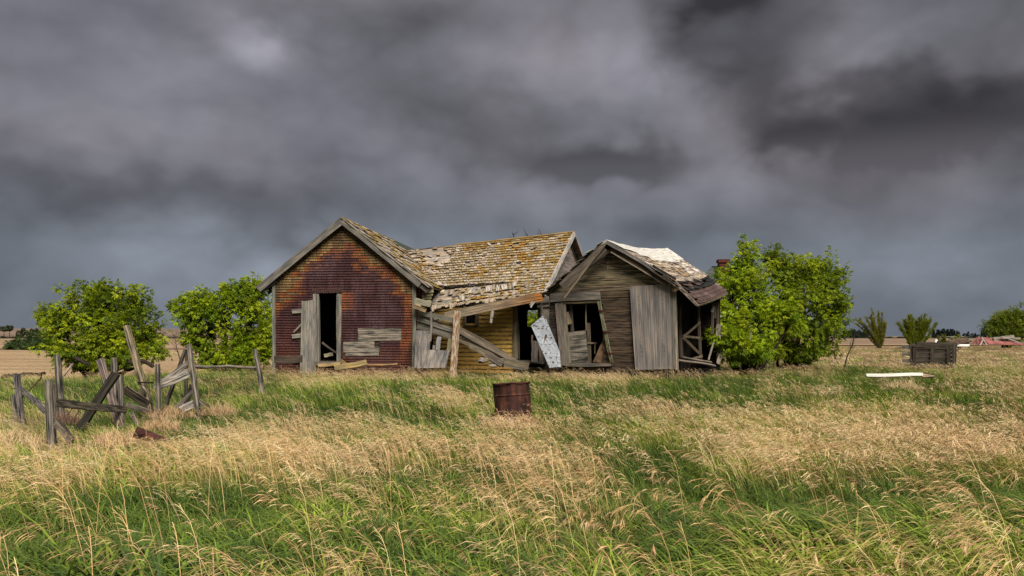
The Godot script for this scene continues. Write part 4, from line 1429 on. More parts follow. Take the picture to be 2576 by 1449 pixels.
	for i in 7:
		var t0 := .60 + i * .058
		var n := 8
		for j in n:
			var s0 := (j + (.5 if i % 2 else 0.0)) / n
			if i < 2 and rnd(0, 1) < .45 or s0 > .985:
				continue
			if i == 2 and rnd(0, 1) < .15:
				continue
			var torn := i < 3
			var col := C(.135, .088, .078) if rnd(0, 1) < .85 else C(.2, .13, .12)
			if torn and rnd(0, 1) < .7:
				col = C(.035, .033, .034)
			if s0 > .8 and i > 2 and rnd(0, 1) < .4:
				col = C(.30, .25, .22)
			roof_patch(shed, "asphalt_shingle", s0, minf(1.0, s0 + .12), t0, t0 + .085, .035, .055 + (rnd(0, .05) if torn else 0.0), .008, M.grit, vary(col, .15), 2, 2, .008 if torn else 0.0)
	# the eave edge and curled strip at the near corner
	board(shed, "eave_strip", pt(1642, 668, 23.0), pt(1700, 703, 22.75), .06, .03, front, C(.05, .04, .04), M.grit, 4)
	board(shed, "eave_strip", pt(1700, 707, 22.7), pt(1757, 769, 22.55), .035, .03, front, C(.30, .25, .19), M.wood, 4)
	board(shed, "eave_strip", pt(1757, 768, 22.6), pt(1829, 739, 27.3), .05, .04, sux, C(.27, .22, .14), M.wood, 6, .012)
	# left slope: sheathing and ragged shingles seen edge-on
	var le := pt(1372, 741, 24.6)
	var ra := pt(1525, 604, 23.8)
	slab(shed, "left_roof", ra, le, le + sbk * 5.3, ra + sbk * 5.4, .04, (-sux * .7 + UP).normalized(), C(.1, .08, .06), M.dark)
	for k in 13:
		var f := (k + .3) / 13.0
		var p := ra.lerp(le, f)
		var f2 := minf(f + rnd(.09, .15), 1.02)
		var p2 := ra.lerp(le, f2)
		var nn := (-sux * .7 + UP).normalized()
		var out := -front * rnd(-.22, -.02)
		slab(shed, "left_shingle", p + nn * rnd(.0, .03) + out, p2 + nn * rnd(.04, .1) + out, p2 + nn * .05 + sbk * .6, p + nn * .02 + sbk * .6, .03, nn, vary(C(.1, .082, .062) if k > 2 else C(.3, .29, .28), .25), M.shingle)
	# open right side: studs and braces
	var so := sO + sux * 1.86
	var side := func(x: float, y2: float) -> Vector3: return hit(x, y2, so, sux)
	for k in [[1709, 770, 1714, 900, .1], [1757, 765, 1762, 905, .08], [1794, 762, 1792, 842, .09], [1806, 760, 1806, 905, .08], [1800, 762, 1799, 800, .05]]:
		board(shed, "stud", side.call(k[0], k[1]), side.call(k[2], k[3]), k[4], .06, sux, vary(C(.155, .12, .09), .15), M.wood, 4)
	for k in [[1757, 811, 1715, 846, .06], [1714, 847, 1756, 849, .06], [1714, 850, 1762, 895, .07], [1761, 896, 1736, 904, .06]]:
		board(shed, "brace", side.call(k[0], k[1]) + sux * .05, side.call(k[2], k[3]) + sux * .05, k[4], .03, (sux * .6 + front).normalized(), vary(C(.26, .205, .15), .12), M.wood, 3)
	for k in [[1785, 786, 1789, 770, .08], [1802, 815, 1801, 850, .15], [1776, 905, 1789, 862, .05], [1806, 890, 1800, 915, .1]]:
		board(shed, "hanging_board", side.call(k[0], k[1]) + sux * .07, side.call(k[2], k[3]) + sux * .07, k[4], .025, (sux * .6 + front).normalized(), C(.27, .235, .19), M.wood, 3)


# ---------------------------------------------------------------- things that lie and lean about the buildings
func lone_board(called: String, label: String, cat: String, p0: Vector3, p1: Vector3, width: float, thick: float, nrm: Vector3, tint: Color, m: Material = null, group := "", segs := 6, warp := 0.012, w_end := -1.0) -> MeshInstance3D:
	var o := board(self, called, p0, p1, width, thick, nrm, tint, m, segs, warp, Color(-1, 0, 0), w_end)
	tag(o, label, cat, group)
	return o


func down(p: Vector3, q: Vector3, sink := 0.08) -> Vector3:
	# carry the line p-q on until it enters the ground
	var dir := (q - p).normalized()
	var e := q
	for i in 40:
		if e.y < gh(e.x, e.z) - sink or dir.y > -0.05:
			break
		e += dir * 0.04
	return e


func make_debris() -> void:
	rng.seed = 3001
	var front := -wbk
	# the fallen porch wall
	var cw := thing("fallen_porch_wall", "collapsed wall of long grey boards slanting from the red wall down to the grass", "debris", pt(1180, 930, 25.6))
	var gray := C(.29, .265, .225)
	for k in [[1052, 787, 1150, 808, .13, 25.72, 25.47], [1051, 795, 1143, 820, .05, 25.82, 25.62], [1051, 803, 1142, 831, .115, 25.77, 25.57], [1050, 813, 1141, 841, .105, 25.83, 25.62], [1049, 822, 1141, 851, .10, 25.78, 25.58]]:
		board(cw, "siding_board", pt(k[0], k[1], k[5]), pt(k[2], k[3], k[6]), k[4], .03, front, vary(gray, .25), null, 6, .014)
	for k in [[1155, 822, 1290, 899, .05, 25.72, 25.3], [1155, 831, 1316, 922, .125, 25.65, 25.15], [1154, 843, 1290, 910, .11, 25.72, 25.32], [1154, 855, 1270, 911, .085, 25.62, 25.22], [1155, 826, 1300, 908, .035, 25.82, 25.37]]:
		board(cw, "siding_board", pt(k[0], k[1], k[5]), pt(k[2], k[3], k[6]), k[4], .035, front, vary(C(.245, .20, .15), .28), null, 7, .018)
	for k in [[1182, 870, 1235, 896, .16, 25.45], [1220, 889, 1266, 915, .19, 25.35], [1268, 912, 1330, 922, .24, 25.1]]:
		board(cw, "broken_board", pt(k[0], k[1], k[5]), pt(k[2], k[3], k[5] - .1), k[4], .03, front, vary(C(.27, .225, .165), .14), null, 3, .01)
	lone_board("porch_post", "upright porch post with flaking white paint in front of the yellow wall", "post", pt(1149.5, 782, 25.45), down(pt(1149.5, 782, 25.45), pt(1142, 927, 25.4)), .15, .14, front, Color(.8, .8, .8), M.white_paint, "", 6, .008)
	var o := lone_board("thin_pole", "thin grey pole standing against the fallen boards beside the red wall", "pole", pt(1086, 783, 25.45), pt(1083, 858, 25.45), .05, .04, front, C(.31, .28, .24))
	o = slab(self, "grey_plank_sheet", pt(1042, 926, 25.3), pt(1046, 831, 25.5), pt(1082, 833, 25.45), pt(1078, 926, 25.3), .03, front, C(.25, .23, .215), M.wood, .5, .5)
	tag(o, "tall grey plywood sheet leaning at the right end of the red wall", "board")
	o = slab(self, "grey_board_panel", pt(1066, 926, 25.1), pt(1078, 880, 25.25), pt(1130, 882, 25.2), pt(1121, 925, 25.1), .03, front, C(.27, .245, .225), M.wood, .5, .5)
	tag(o, "low grey board panel leaning at the foot of the fallen porch wall", "board")
	lone_board("short_board", "short bluish grey board standing in the gap under the fallen boards", "board", pt(1106, 846, 25.4), pt(1100, 880, 25.3), .13, .025, front, C(.33, .32, .32))
	lone_board("short_board", "small stub of pale board left of the bluish grey board", "board", pt(1092, 868, 25.4), pt(1091, 880, 25.4), .07, .025, front, C(.34, .3, .26), null, "", 1, 0.0)
	lone_board("short_board", "brown mossy board leaning left of the flaking white post", "board", pt(1134, 852, 25.5), pt(1126, 886, 25.4), .11, .03, front, C(.26, .22, .13))
	# beside the wing's door
	lone_board("door_board", "grey board panel standing in the wing's dark doorway", "board", pt(1347, 858, 26.6), pt(1346, 911, 26.6), .21, .03, front, C(.26, .23, .2))
	lone_board("door_board", "narrow brown stick beside the panel in the wing's doorway", "board", pt(1340, 843, 26.7), pt(1338, 912, 26.7), .05, .03, front, C(.25, .17, .12))
	lone_board("door_board", "upright board between the doorway and the pale blue sheet", "board", pt(1361, 868, 26.4), pt(1362, 915, 26.4), .12, .03, front, C(.27, .24, .2))
	var b := MB.new()
	var nn := (front + UP * .25 + Vector3(.2, 0, 0)).normalized()
	var s := [pt(1336, 819, 24.55), pt(1365, 794, 24.45), pt(1374, 803, 24.4), pt(1408, 884, 24.15), pt(1411, 923, 24.05), pt(1382, 925, 24.15)]
	for i in 6:
		var p: Vector3 = s[i]
		var q: Vector3 = s[(i + 1) % 6]
		b.quad(p, p - nn * .07, q - nn * .07, q, C(.42, .36, .27))
	for f in [[0, 1, 2], [0, 2, 3], [0, 3, 5], [3, 4, 5]]:
		var u := []
		for k in 3:
			u.append(Vector2((s[f[k]].x - s[0].x) * 0.62, (s[f[k]].y - s[0].y) * 0.62))
		b.tri(s[f[0]], s[f[1]], s[f[2]], Color(.98, .98, 1.0), u[0], u[1], u[2])
		b.tri(s[f[0]] - nn * .07, s[f[2]] - nn * .07, s[f[1]] - nn * .07, Color(.5, .5, .5), u[0], u[2], u[1])
	o = put(b, "peeling_panel", M.blue_paint, self, s[5])
	tag(o, "tilted pale blue panel with cracked peeling paint between the wing and the shed", "panel")
	# heap of grey lumps under the fallen wall
	var heap := thing("rubble_heap", "low heap of broken grey boards and roots under the slanting boards", "debris", pt(1220, 930, 25.3))
	for k in 9:
		var x := rnd(1190, 1262)
		var y := rnd(905, 922)
		board(heap, "broken_piece", pt(x, y, 25.4), pt(x + rnd(12, 34), y + rnd(-5, 7), 25.3), rnd(.06, .14), .05, (front + UP * rnd(.2, 1)).normalized(), vary(C(.3, .26, .215), .2), null, 2, .015)
	# lumber below the red wall's door
	var n := -rbk
	lone_board("fallen_plank", "yellowish plank end propped up in front of the red wall right of its door", "plank", pt(842, 927, 25.2), pt(923, 911, 25.3), .16, .04, (n + UP * .4).normalized(), C(.36, .27, .12))
	lone_board("fallen_plank", "yellowish plank lying below the red wall's doorway", "plank", pt(800, 919, 25.3), pt(856, 917, 25.3), .1, .05, (n + UP * .6).normalized(), C(.40, .28, .13))
	lone_board("fallen_plank", "short plank tilted at the right foot of the red wall's door frame", "plank", pt(856, 907, 25.5), pt(876, 918, 25.3), .08, .04, n, C(.36, .25, .11))
	lone_board("fallen_plank", "thin strip of wood lying along the foot of the red wall", "plank", pt(925, 920, 25.4), pt(1000, 916, 25.5), .05, .04, (n + UP).normalized(), C(.33, .2, .1))
	lone_board("fallen_plank", "loose stick slanting inside the red wall's doorway", "plank", rp(-.74, 1.5, .35), rp(-.25, 1.02, .9), .05, .03, n, C(.32, .26, .2))
	lone_board("fallen_plank", "pale board lying on the floor inside the red wall's doorway", "plank", rp(-.75, 1.12, .5), rp(-.5, 1.14, .6), .14, .03, (n + UP).normalized(), C(.3, .27, .18))
	lone_board("wall_foot_board", "dark board at the left foot of the red wall", "plank", pt(690, 905, 25.8), pt(760, 903, 25.6), .22, .03, n, C(.11, .085, .065))
	# boards lying by the shed's open side
	lone_board("fallen_plank", "long grey plank lying beside the open side of the shed", "plank", pt(1708, 905, 23.4), pt(1800, 921, 24.6), .06, .03, UP + Vector3(0, 0, 1), C(.3, .25, .2))
	lone_board("fallen_plank", "second plank lying behind the long one beside the shed's open side", "plank", pt(1712, 898, 24.0), pt(1790, 911, 25.4), .06, .03, UP + Vector3(0, 0, 1), C(.26, .22, .17))
	# a rusty drum in the grass
	var dc := pt(1293, 1000, 14.0)
	dc.y = gh(dc.x, dc.z) - .03
	var drum := thing("rusty_drum", "open rusted brown steel drum half buried in dry grass", "barrel", dc)
	var tilt := Basis(Vector3(0, 0, 1), 0.06) * Basis(Vector3(1, 0, 0), -0.05)
	var sh := MB.new()
	var rim := MB.new()
	var prof := [[.283, 0.0], [.285, .30], [.297, .32], [.285, .34], [.284, .62], [.296, .64], [.284, .66], [.287, .86]]
	var top := 1.7 - (964 - HY) / F * 14.0 - dc.y
	for k in prof:
		k[1] = k[1] / .86 * top
	for i in prof.size() - 1:
		for k in 36:
			var a0 := TAU * k / 36
			var a1 := TAU * (k + 1) / 36
			for io in [0.0, .006]:
				var p := []
				for e in [[a0, i], [a0, i + 1], [a1, i + 1], [a1, i]]:
					var r: float = prof[e[1]][0] - io + .009 * sin(e[0] * 3.0 + prof[e[1]][1] * 6.0) - .03 * exp(-pow((e[0] - 1.9) * 2.6, 2.0) - pow((prof[e[1]][1] - .5) * 3.0, 2.0)) - .022 * exp(-pow((e[0] - 1.1) * 4.0, 2.0) - pow((prof[e[1]][1] - .75) * 5.0, 2.0))
					p.append(dc + tilt * Vector3(cos(e[0]) * r, prof[e[1]][1], sin(e[0]) * r))
				var uvs := [Vector2(a0 * .3, prof[i][1]), Vector2(a0 * .3, prof[i + 1][1]), Vector2(a1 * .3, prof[i + 1][1]), Vector2(a1 * .3, prof[i][1])]
				if io == 0.0:
					sh.quad(p[3], p[2], p[1], p[0], C(.095, .052, .042).lerp(C(.19, .095, .062), clampf(patchy.get_noise_2d(a0 * 60.0, prof[i][1] * 14.0) * 2.2, 0.0, 1.0)), uvs[3], uvs[2], uvs[1], uvs[0])
				else:
					sh.quad(p[0], p[1], p[2], p[3], C(.07, .04, .03), uvs[0], uvs[1], uvs[2], uvs[3])
	put(sh, "shell", M.rust, drum, dc)
	var ring := []
	var rr := []
	for k in 37:
		var a := TAU * k / 36
		ring.append(dc + tilt * Vector3(cos(a) * (.289 + .006 * sin(a * 3.0)), top + .006 * sin(a * 5.0), sin(a) * .289))
		rr.append(.011)
	pole_into(rim, ring, rr, C(.20, .12, .10), 6, 0.0)
	put(rim, "rim", M.rust, drum, dc)
	# the pallet crate
	var cf := Vector3(.86, 0, .51)
	var cr := Vector3(.51, 0, -.86)
	var c0 := pt(2298, 905, 32.3)
	c0.y = gh(c0.x, c0.z)
	var h := 1.7 - (867 - HY) / F * 32.0 - c0.y
	var crate := thing("pallet_crate", "dark weathered crate knocked together from slatted pallets in the grass", "crate", c0)
	var wd := C(.10, .085, .066)
	var lw := 1.22
	for k in 6:
		var yy := .1 + k * (h - .15) / 5.0
		board(crate, "front_slat", c0 + UP * yy, c0 + cf * lw + UP * (yy + rnd(-.015, .015)), .112, .02, -cr, vary(wd, .2), null, 3)
		board(crate, "rear_slat", c0 + cr * 1.05 + UP * (yy + .03), c0 + cr * 1.05 + cf * lw + UP * (yy + .03), .1, .02, -cr, vary(wd * 1.2, .2), null, 3)
	for k in [.03, .5, .93]:
		board(crate, "front_upright", c0 + cf * (lw * k) - cr * .04, c0 + cf * (lw * k + .01) - cr * .04 + UP * (h - .02), .12, .06, -cr, vary(wd * .9, .15), null, 3)
	board(crate, "top_rail", c0 - cr * .03 + UP * (h - .04), c0 - cr * .03 + cf * lw + UP * (h - .05), .08, .09, -cr, wd * .8, null, 3)
	board(crate, "top_rail", c0 + cr * 1.052 + UP * (h + .03), c0 + cr * 1.052 + cf * (lw + .1) + UP * (h + .0), .12, .09, -cr, wd * 1.2, null, 3)
	var e0 := c0 + cf * (lw + .03)
	for k in 5:
		var yy := .12 + k * (h - .2) / 4.0
		board(crate, "side_slat", e0 + UP * yy, e0 + cr * (1.03 + rnd(-.05, .1)) + UP * (yy + rnd(-.02, .03)), .13, .022, cf, vary(C(.17, .15, .12), .22), null, 3)
		var z0 := c0 - cf * .03
		board(crate, "side_slat", z0 - cr * .0 + UP * yy, z0 + cr * (1.05 + rnd(0, .12)) - cf * .05 + UP * (yy + .02), .12, .022, cf, vary(C(.25, .22, .18), .2), null, 3)
	for k in [.0, .5, 1.03]:
		board(crate, "side_upright", e0 + cr * float(k) + cf * .03, e0 + cr * float(k) + cf * .03 + UP * (h + rnd(-.02, .06)), .09, .05, cf, vary(wd, .2), null, 3)
		board(crate, "side_upright", c0 - cf * .07 + cr * float(k), c0 - cf * .1 + cr * float(k) + UP * (h + rnd(0, .05)), .1, .05, cf, vary(wd * 1.1, .2), null, 3)
	for k in [[.06, .34], [.38, .62], [.72, .88]]:
		board(crate, "projecting_slat", c0 - cf * .12 + UP * (h * k[1]), c0 - cf * .38 + UP * (h * k[1] + .01), .14, .022, -cr, C(.24, .215, .18), null, 2)
	# white plank and its splintered end
	var wp := thing("white_plank", "long white painted plank lying on the grass in front of the pallet crate", "plank", pt(2265, 942, 20.0))
	board(wp, "plank", pt(2180, 944, 20.1), pt(2322, 944, 19.9), .085, .04, (UP + Vector3(0, 0, 1.2)).normalized(), C(.6, .59, .56), M.tin, 5, .01)
	board(wp, "broken_end", pt(2318, 945, 19.9), pt(2350, 947, 19.9), .13, .04, (UP + Vector3(0, 0, 1)).normalized(), C(.33, .25, .18), null, 2, .01, Color(-1, 0, 0), .03)
	make_far_heaps()


func make_far_heaps() -> void:
	var d := 78.0
	var front := Vector3(0, .2, 1).normalized()
	var rd := C(.36, .135, .12)
	var w := thing("collapsed_red_shed", "collapsed faded red shed with a pile of grey planks on it", "debris", pt(2490, 868, d))
	slab(w, "gable_panel", pt(2446, 866, d), pt(2454, 850, d + .3), pt(2465, 846, d + .3), pt(2473, 868, d), .06, front, rd * .85, M.wood)
	slab(w, "gable_panel", pt(2469, 847, d + .3), pt(2485, 866, d - .2), pt(2466, 868, d - .2), pt(2463, 868, d - .2), .05, front, rd * .7, M.wood)
	slab(w, "wall_panel", pt(2473, 852, d + .6), pt(2576, 863, d + .6), pt(2572, 868, d), pt(2488, 866, d), .06, (front + UP).normalized(), rd * 1.1, M.wood)
	slab(w, "wall_panel", pt(2472, 848, d + 1), pt(2510, 853, d + 1), pt(2512, 857, d + .7), pt(2476, 852, d + .7), .06, (front + UP).normalized(), rd, M.wood)
	board(w, "trim_board", pt(2470, 848, d - .1), pt(2482, 867, d - .2), .09, .06, front, C(.5, .47, .44), M.wood, 2)
	board(w, "trim_board", pt(2474, 853, d - .1), pt(2465, 869, d - .2), .09, .06, front, C(.5, .47, .44), M.wood, 2)
	board(w, "trim_board", pt(2520, 846, d + .3), pt(2570, 864, d + .1), .08, .06, front, C(.45, .41, .39), M.wood, 3)
	for k in 12:
		var x := rnd(2476, 2515)
		var y := rnd(846, 853)
		board(w, "grey_plank", pt(x, y + 4, d + rnd(.3, 2.0)), pt(x + rnd(25, 60), y + rnd(-4, 8), d + rnd(.3, 2.0)), .17, .06, front, vary(C(.28, .24, .21), .25), null, 2)
	var r := thing("fallen_shingle_roof", "fallen roof of brown shingles lying in the grass behind the pallet crate", "debris", pt(2410, 872, 72))
	slab(r, "roof_deck", pt(2370, 866, 73), pt(2412, 850, 77), pt(2446, 858, 76), pt(2400, 872, 71), .06, (front + UP).normalized(), C(.13, .09, .065), M.dark)
	for i in 7:
		for j in 8:
			var f0 := j / 8.0
			var g0 := i / 7.0
			var p := bil(pt(2370, 866, 73), pt(2412, 850, 77), pt(2446, 858, 76), pt(2400, 872, 71), f0, g0) + UP * .03
			var q := bil(pt(2370, 866, 73), pt(2412, 850, 77), pt(2446, 858, 76), pt(2400, 872, 71), f0 + .115, g0) + UP * .03
			var dn := bil(pt(2370, 866, 73), pt(2412, 850, 77), pt(2446, 858, 76), pt(2400, 872, 71), f0, g0 + .16) - p + UP * .08
			slab(r, "shingle", p, q, q + dn, p + dn, .03, UP, vary(C(.235, .155, .11), .25), M.shingle)
	var o := slab(self, "white_sheet", pt(2408, 869, 70.5), pt(2415, 866, 71.2), pt(2440, 866, 71), pt(2436, 870, 70), .08, UP, C(.72, .71, .69), M.plain)
	tag(o, "small white sheet lying in front of the fallen shingle roof", "sheet")
	o = slab(self, "white_sheet", pt(2352, 862, 92), pt(2354, 853, 92.2), pt(2372, 853, 92.4), pt(2377, 862, 92), .05, front, C(.62, .61, .59), M.plain)
	tag(o, "white board standing in the grass left of the fallen shingle roof", "sheet")
	# the roof and windows of a dead truck behind the heap
	var dt := 90.0
	var tr := thing("abandoned_truck", "dark old truck cab with empty windows behind the fallen shingle roof", "truck", pt(2410, 875, dt))
	var k2 := C(.1, .085, .075)
	var cabin := MB.new()
	var p0 := [pt(2386, 858, dt), pt(2393, 847, dt), pt(2425, 846, dt), pt(2434, 856, dt)]
	var bk := Vector3(0, 0, -2.2)
	cabin.hexa([pt(2382, 878, dt), pt(2382, 858, dt), pt(2438, 857, dt), pt(2438, 878, dt), pt(2382, 878, dt) + bk, pt(2382, 858, dt) + bk, pt(2438, 857, dt) + bk, pt(2438, 878, dt) + bk], C(.16, .12, .1), 1, 1)
	put(cabin, "body", M.rust, tr, pt(2410, 866, dt))
	var rfm := MB.new()
	rfm.hexa([p0[1], p0[2], p0[2] + bk, p0[1] + bk, p0[1] - UP * .08, p0[2] - UP * .08, p0[2] + bk - UP * .08, p0[1] + bk - UP * .08], C(.3, .27, .25))
	put(rfm, "roof", M.plain, tr, p0[1])
	for q in [[0, 1], [3, 2]]:
		for z in [Vector3.ZERO, bk]:
			board(tr, "window_pillar", p0[q[0]] + z, p0[q[1]] + z, .12, .1, front, k2, M.plain, 1, 0.0)
	board(tr, "window_pillar", pt(2411, 857, dt), pt(2411, 846, dt), .1, .08, front, k2, M.plain, 1, 0.0)
	board(tr, "side_mirror", pt(2429, 848, dt), pt(2437, 854, dt), .08, .05, front, k2, M.plain, 1, 0.0)


# ---------------------------------------------------------------- what is left of the corral fence
func fpt(x: float, y: float, d: float) -> Vector3:
	return pt(.3429 * x, 680.8 + .3429 * y, d)


func fence_post(called: String, label: String, x0: float, y0: float, x1: float, y1: float, wide: float, d0: float, d1: float, tint: Color, round_ := true, group := "fence posts") -> void:
	var p := fpt(x0, y0, d0)
	var q := down(p, fpt(x1, y1, d1), .12)
	var w := wide * .3429 / F * (d0 + d1) / 2.0
	if round_:
		var pts := []
		var rr := []
		var bow := Vector3(rnd(-.012, .012), 0, rnd(-.012, .012))
		for i in 7:
			var f := i / 6.0
			pts.append(p.lerp(q, f) + bow * sin(f * PI) + Vector3(rnd(-.004, .004), 0, 0))
			rr.append(w * .5 * lerpf(.93, 1.06, f) * (0.9 if i == 0 else 1.0))
		var o := pole(self, called, pts, rr, tint * 1.15, M.rough_wood, 10, .13)
		tag(o, label, "post", group)
	else:
		var o := board(self, called, p, q, w, w * .55, Vector3(rnd(-.3, .3), .1, 1).normalized(), tint * 1.1, M.rough_wood, 8, .007)
		tag(o, label, "post", group)


func fence_rail(called: String, label: String, x0: float, y0: float, x1: float, y1: float, wide: float, d0: float, d1: float, tint: Color, thick := .035, end := -1.0) -> void:
	var w := wide * .3429 / F * (d0 + d1) / 2.0
	var o := board(self, called, fpt(x0, y0, d0), fpt(x1, y1, d1), w, thick, Vector3(0, .1, 1), tint * 1.1, M.rough_wood, 9, .007, Color(-1, 0, 0), (end * .3429 / F * d1) if end > 0.0 else -1.0)
	tag(o, label, "rail", "broken fence rails")


func make_fence() -> void:
	rng.seed = 4001
	var g := C(.225, .195, .165)
	fence_post("fence_post", "grey square fence post at the far left of the broken corral", 124, 757, 160, 1090, 40, 15.6, 15.6, C(.20, .18, .175), false)
	fence_post("fence_post", "thick grey fence post nearest the camera with a dark weathered top", 358, 800, 378, 1290, 64, 11.8, 11.8, g)
	fence_post("fence_post", "tall round fence post standing behind the nearest thick post", 418, 615, 452, 1080, 52, 15.9, 15.9, g)
	fence_post("leaning_plank", "pinkish grey plank leaning left, crossed by the charred beam", 728, 650, 872, 1100, 52, 15.5, 15.3, C(.30, .235, .20), false, "leaning fence timbers")
	fence_post("fence_post", "fence post hidden half behind the charred beam's upper end", 838, 640, 848, 1000, 48, 17.0, 17.0, g * .95)
	fence_post("charred_beam", "black charred beam tilted to the right across the lower rail", 852, 752, 612, 1120, 58, 14.9, 14.6, C(.035, .03, .024), false, "leaning fence timbers")
	fence_post("fence_post", "short round fence post just right of the charred beam", 885, 765, 895, 1080, 48, 16.0, 16.0, g * .9)
	fence_post("leaning_beam", "tallest mossy beam of the corral leaning far to the left", 928, 405, 1108, 1020, 60, 17.2, 17.0, C(.25, .205, .135), true, "leaning fence timbers")
	fence_post("fence_post", "slim grey fence post below the tall leaning beam", 1156, 685, 1164, 1080, 37, 16.3, 16.3, g * .92)
	fence_post("fence_post", "slanting fence post at the right end of the corral where rails meet", 1384, 540, 1462, 1060, 44, 16.5, 16.3, g)
	fence_post("fence_post", "lone leaning fence post nearest the red wall", 1868, 575, 1938, 980, 42, 19.4, 19.4, g)
	fence_post("leaning_pole", "thin pole propped against the right corral post", 1362, 572, 1222, 985, 32, 17.0, 17.3, g * .8, true, "leaning fence timbers")
	fence_post("leaning_pole", "dark upright pole close behind the right corral post", 1367, 590, 1362, 955, 27, 17.2, 17.2, g * .55, true, "leaning fence timbers")
	fence_post("fence_post", "splintered grey stub left of the far left fence post", 100, 905, 122, 1080, 34, 16.2, 16.2, C(.26, .225, .195), false)
	fence_post("fence_post", "small stub of board standing low between the two middle posts", 966, 1035, 990, 1095, 28, 15.6, 15.6, C(.25, .215, .18), false)
	fence_post("fence_post", "dark strip of board against the tall round post", 405, 835, 420, 1000, 22, 15.6, 15.6, C(.09, .075, .06), false)
	fence_post("fence_post", "short dark board nailed low on the lone leaning post", 1908, 890, 1932, 980, 26, 19.3, 19.3, C(.14, .115, .09), false)
	fence_rail("fence_rail", "long level lower rail nailed across the front of the corral", 402, 968, 925, 1022, 55, 12.6, 15.6, C(.165, .14, .105))
	fence_rail("fence_rail", "grey rail sloping from the far left post down to the nearest post", 156, 865, 336, 1035, 42, 15.4, 12.1, C(.235, .215, .195))
	fence_rail("fence_rail", "broken dark board sloping down at the foot of the nearest post", 408, 1112, 535, 1250, 58, 11.7, 11.4, C(.15, .125, .1))
	fence_rail("fence_rail", "wide dark plank sloping down behind the short round post", 912, 862, 1082, 985, 62, 16.4, 16.8, C(.2, .165, .125))
	fence_rail("fence_rail", "low plank lying toward the foot of the slim grey post", 932, 985, 1125, 1050, 36, 15.9, 16.4, C(.29, .25, .2))
	fence_rail("fence_rail", "wide silvery rail rising to the right corral post", 1162, 845, 1392, 748, 62, 16.5, 16.5, C(.36, .325, .28))
	fence_rail("fence_rail", "upper twisted silvery rail rising to the right corral post", 1130, 852, 1378, 672, 22, 16.9, 16.6, C(.40, .365, .325), .03)
	fence_rail("fence_rail", "lower twisted silvery rail rising just beneath the upper one", 1135, 858, 1380, 692, 18, 16.85, 16.6, C(.36, .32, .28), .03)
	fence_rail("fence_rail", "forked grey branch sloping down from the right corral post", 1412, 888, 1292, 1000, 26, 16.6, 16.8, C(.36, .32, .27), .03)
	fence_rail("fence_rail", "short silvery plank at the foot of the right corral post", 1425, 972, 1322, 1026, 58, 16.4, 16.2, C(.37, .335, .29))
	fence_rail("fence_rail", "dark broken board standing behind the right corral post", 1405, 840, 1375, 960, 34, 16.9, 16.9, C(.11, .09, .07))
	fence_rail("fence_rail", "thin stick poking out right at the foot of the right corral post", 1470, 955, 1535, 1000, 16, 16.2, 16.0, C(.2, .165, .13), .03)
	fence_rail("fence_rail", "pale stick leaning behind the tall round post", 465, 780, 530, 685, 20, 16.8, 17.5, C(.38, .29, .22), .03)
	fence_rail("fence_rail", "small dark block nailed to the tall leaning beam", 1032, 870, 1062, 915, 34, 16.9, 16.9, C(.09, .075, .06), .06)
	var log_ := []
	var lr := []
	for i in 12:
		var f := i / 11.0
		log_.append(fpt(lerpf(1425, 1880, f), 703 + 7 * f + 4.0 * sin(f * 9.0), lerpf(16.6, 19.4, f)))
		lr.append(.034 + .006 * sin(f * 13.0))
	var o := pole(self, "pole_rail", log_, lr, C(.38, .335, .28), M.wood, 7, .2)
	tag(o, "long knotty horizontal pole rail running to the lone leaning post", "rail", "broken fence rails")
	o = pole(self, "iron_rod", [fpt(160, 930, 15.2), fpt(205, 888, 15.3), fpt(300, 792, 15.5), fpt(306, 755, 15.5), fpt(294, 750, 15.5)], [.01, .012, .012, .012, .01], C(.12, .055, .04), M.rust, 6, .05)
	tag(o, "bent rusty iron rod sticking up left of the nearest post", "rod")
	o = pole(self, "wire_loop", [fpt(500, 1060, 13.4), fpt(535, 1000, 13.6), fpt(560, 965, 13.7), fpt(572, 958, 13.7)], [.006, .007, .007, .006], C(.1, .06, .045), M.rust, 5, .05)
	tag(o, "rusty wire curling over the lower rail", "wire")
	o = pole(self, "wire_loop", [fpt(545, 1110, 13.2), fpt(552, 1070, 13.3), fpt(572, 1045, 13.4), fpt(580, 1015, 13.4)], [.006, .006, .006, .005], C(.1, .06, .045), M.rust, 5, .05)
	tag(o, "dark wire hanging below the lower rail", "wire")
	for k in [["bent nail on the tall round fence post", 380, 718, 405, 720, 15.8], ["nail on the far left square post", 80, 868, 125, 864, 15.5]]:
		o = pole(self, "nail", [fpt(k[1], k[2], k[5]), fpt(k[3], k[4], k[5])], [.007, .006], C(.08, .045, .035), M.rust, 5, 0.0)
		tag(o, k[0], "nail")
	var wr := []
	var wrr := []
	for i in 17:
		var a := TAU * i / 16 * 2.0
		var c := fpt(1068, 826 - i * .6, 17.05)
		wr.append(c + Vector3(cos(a) * .15, sin(a) * .01, sin(a) * .11))
		wrr.append(.008)
	o = pole(self, "wire_binding", wr, wrr, C(.05, .04, .035), M.rust, 4, 0.0)
	tag(o, "dark wire wound round the tall leaning beam", "wire")
	for i in 16:
		var x := rnd(10, 300)
		lone_board("rotten_log", "broken dark lump of rotten wood along the near edge of the field", "log", pt(.3429 * x, 948 - x * .02 + rnd(-3, 2), 31.5), pt(.3429 * x + rnd(6, 22), 947 - x * .025 + rnd(-3, 3), 31.2), rnd(.07, .14), .08, Vector3(0, .6, 1), vary(C(.05, .038, .03), .3), M.rough_wood, "rotten wood along the field edge", 2)
	# the rusted plate
	var b := MB.new()
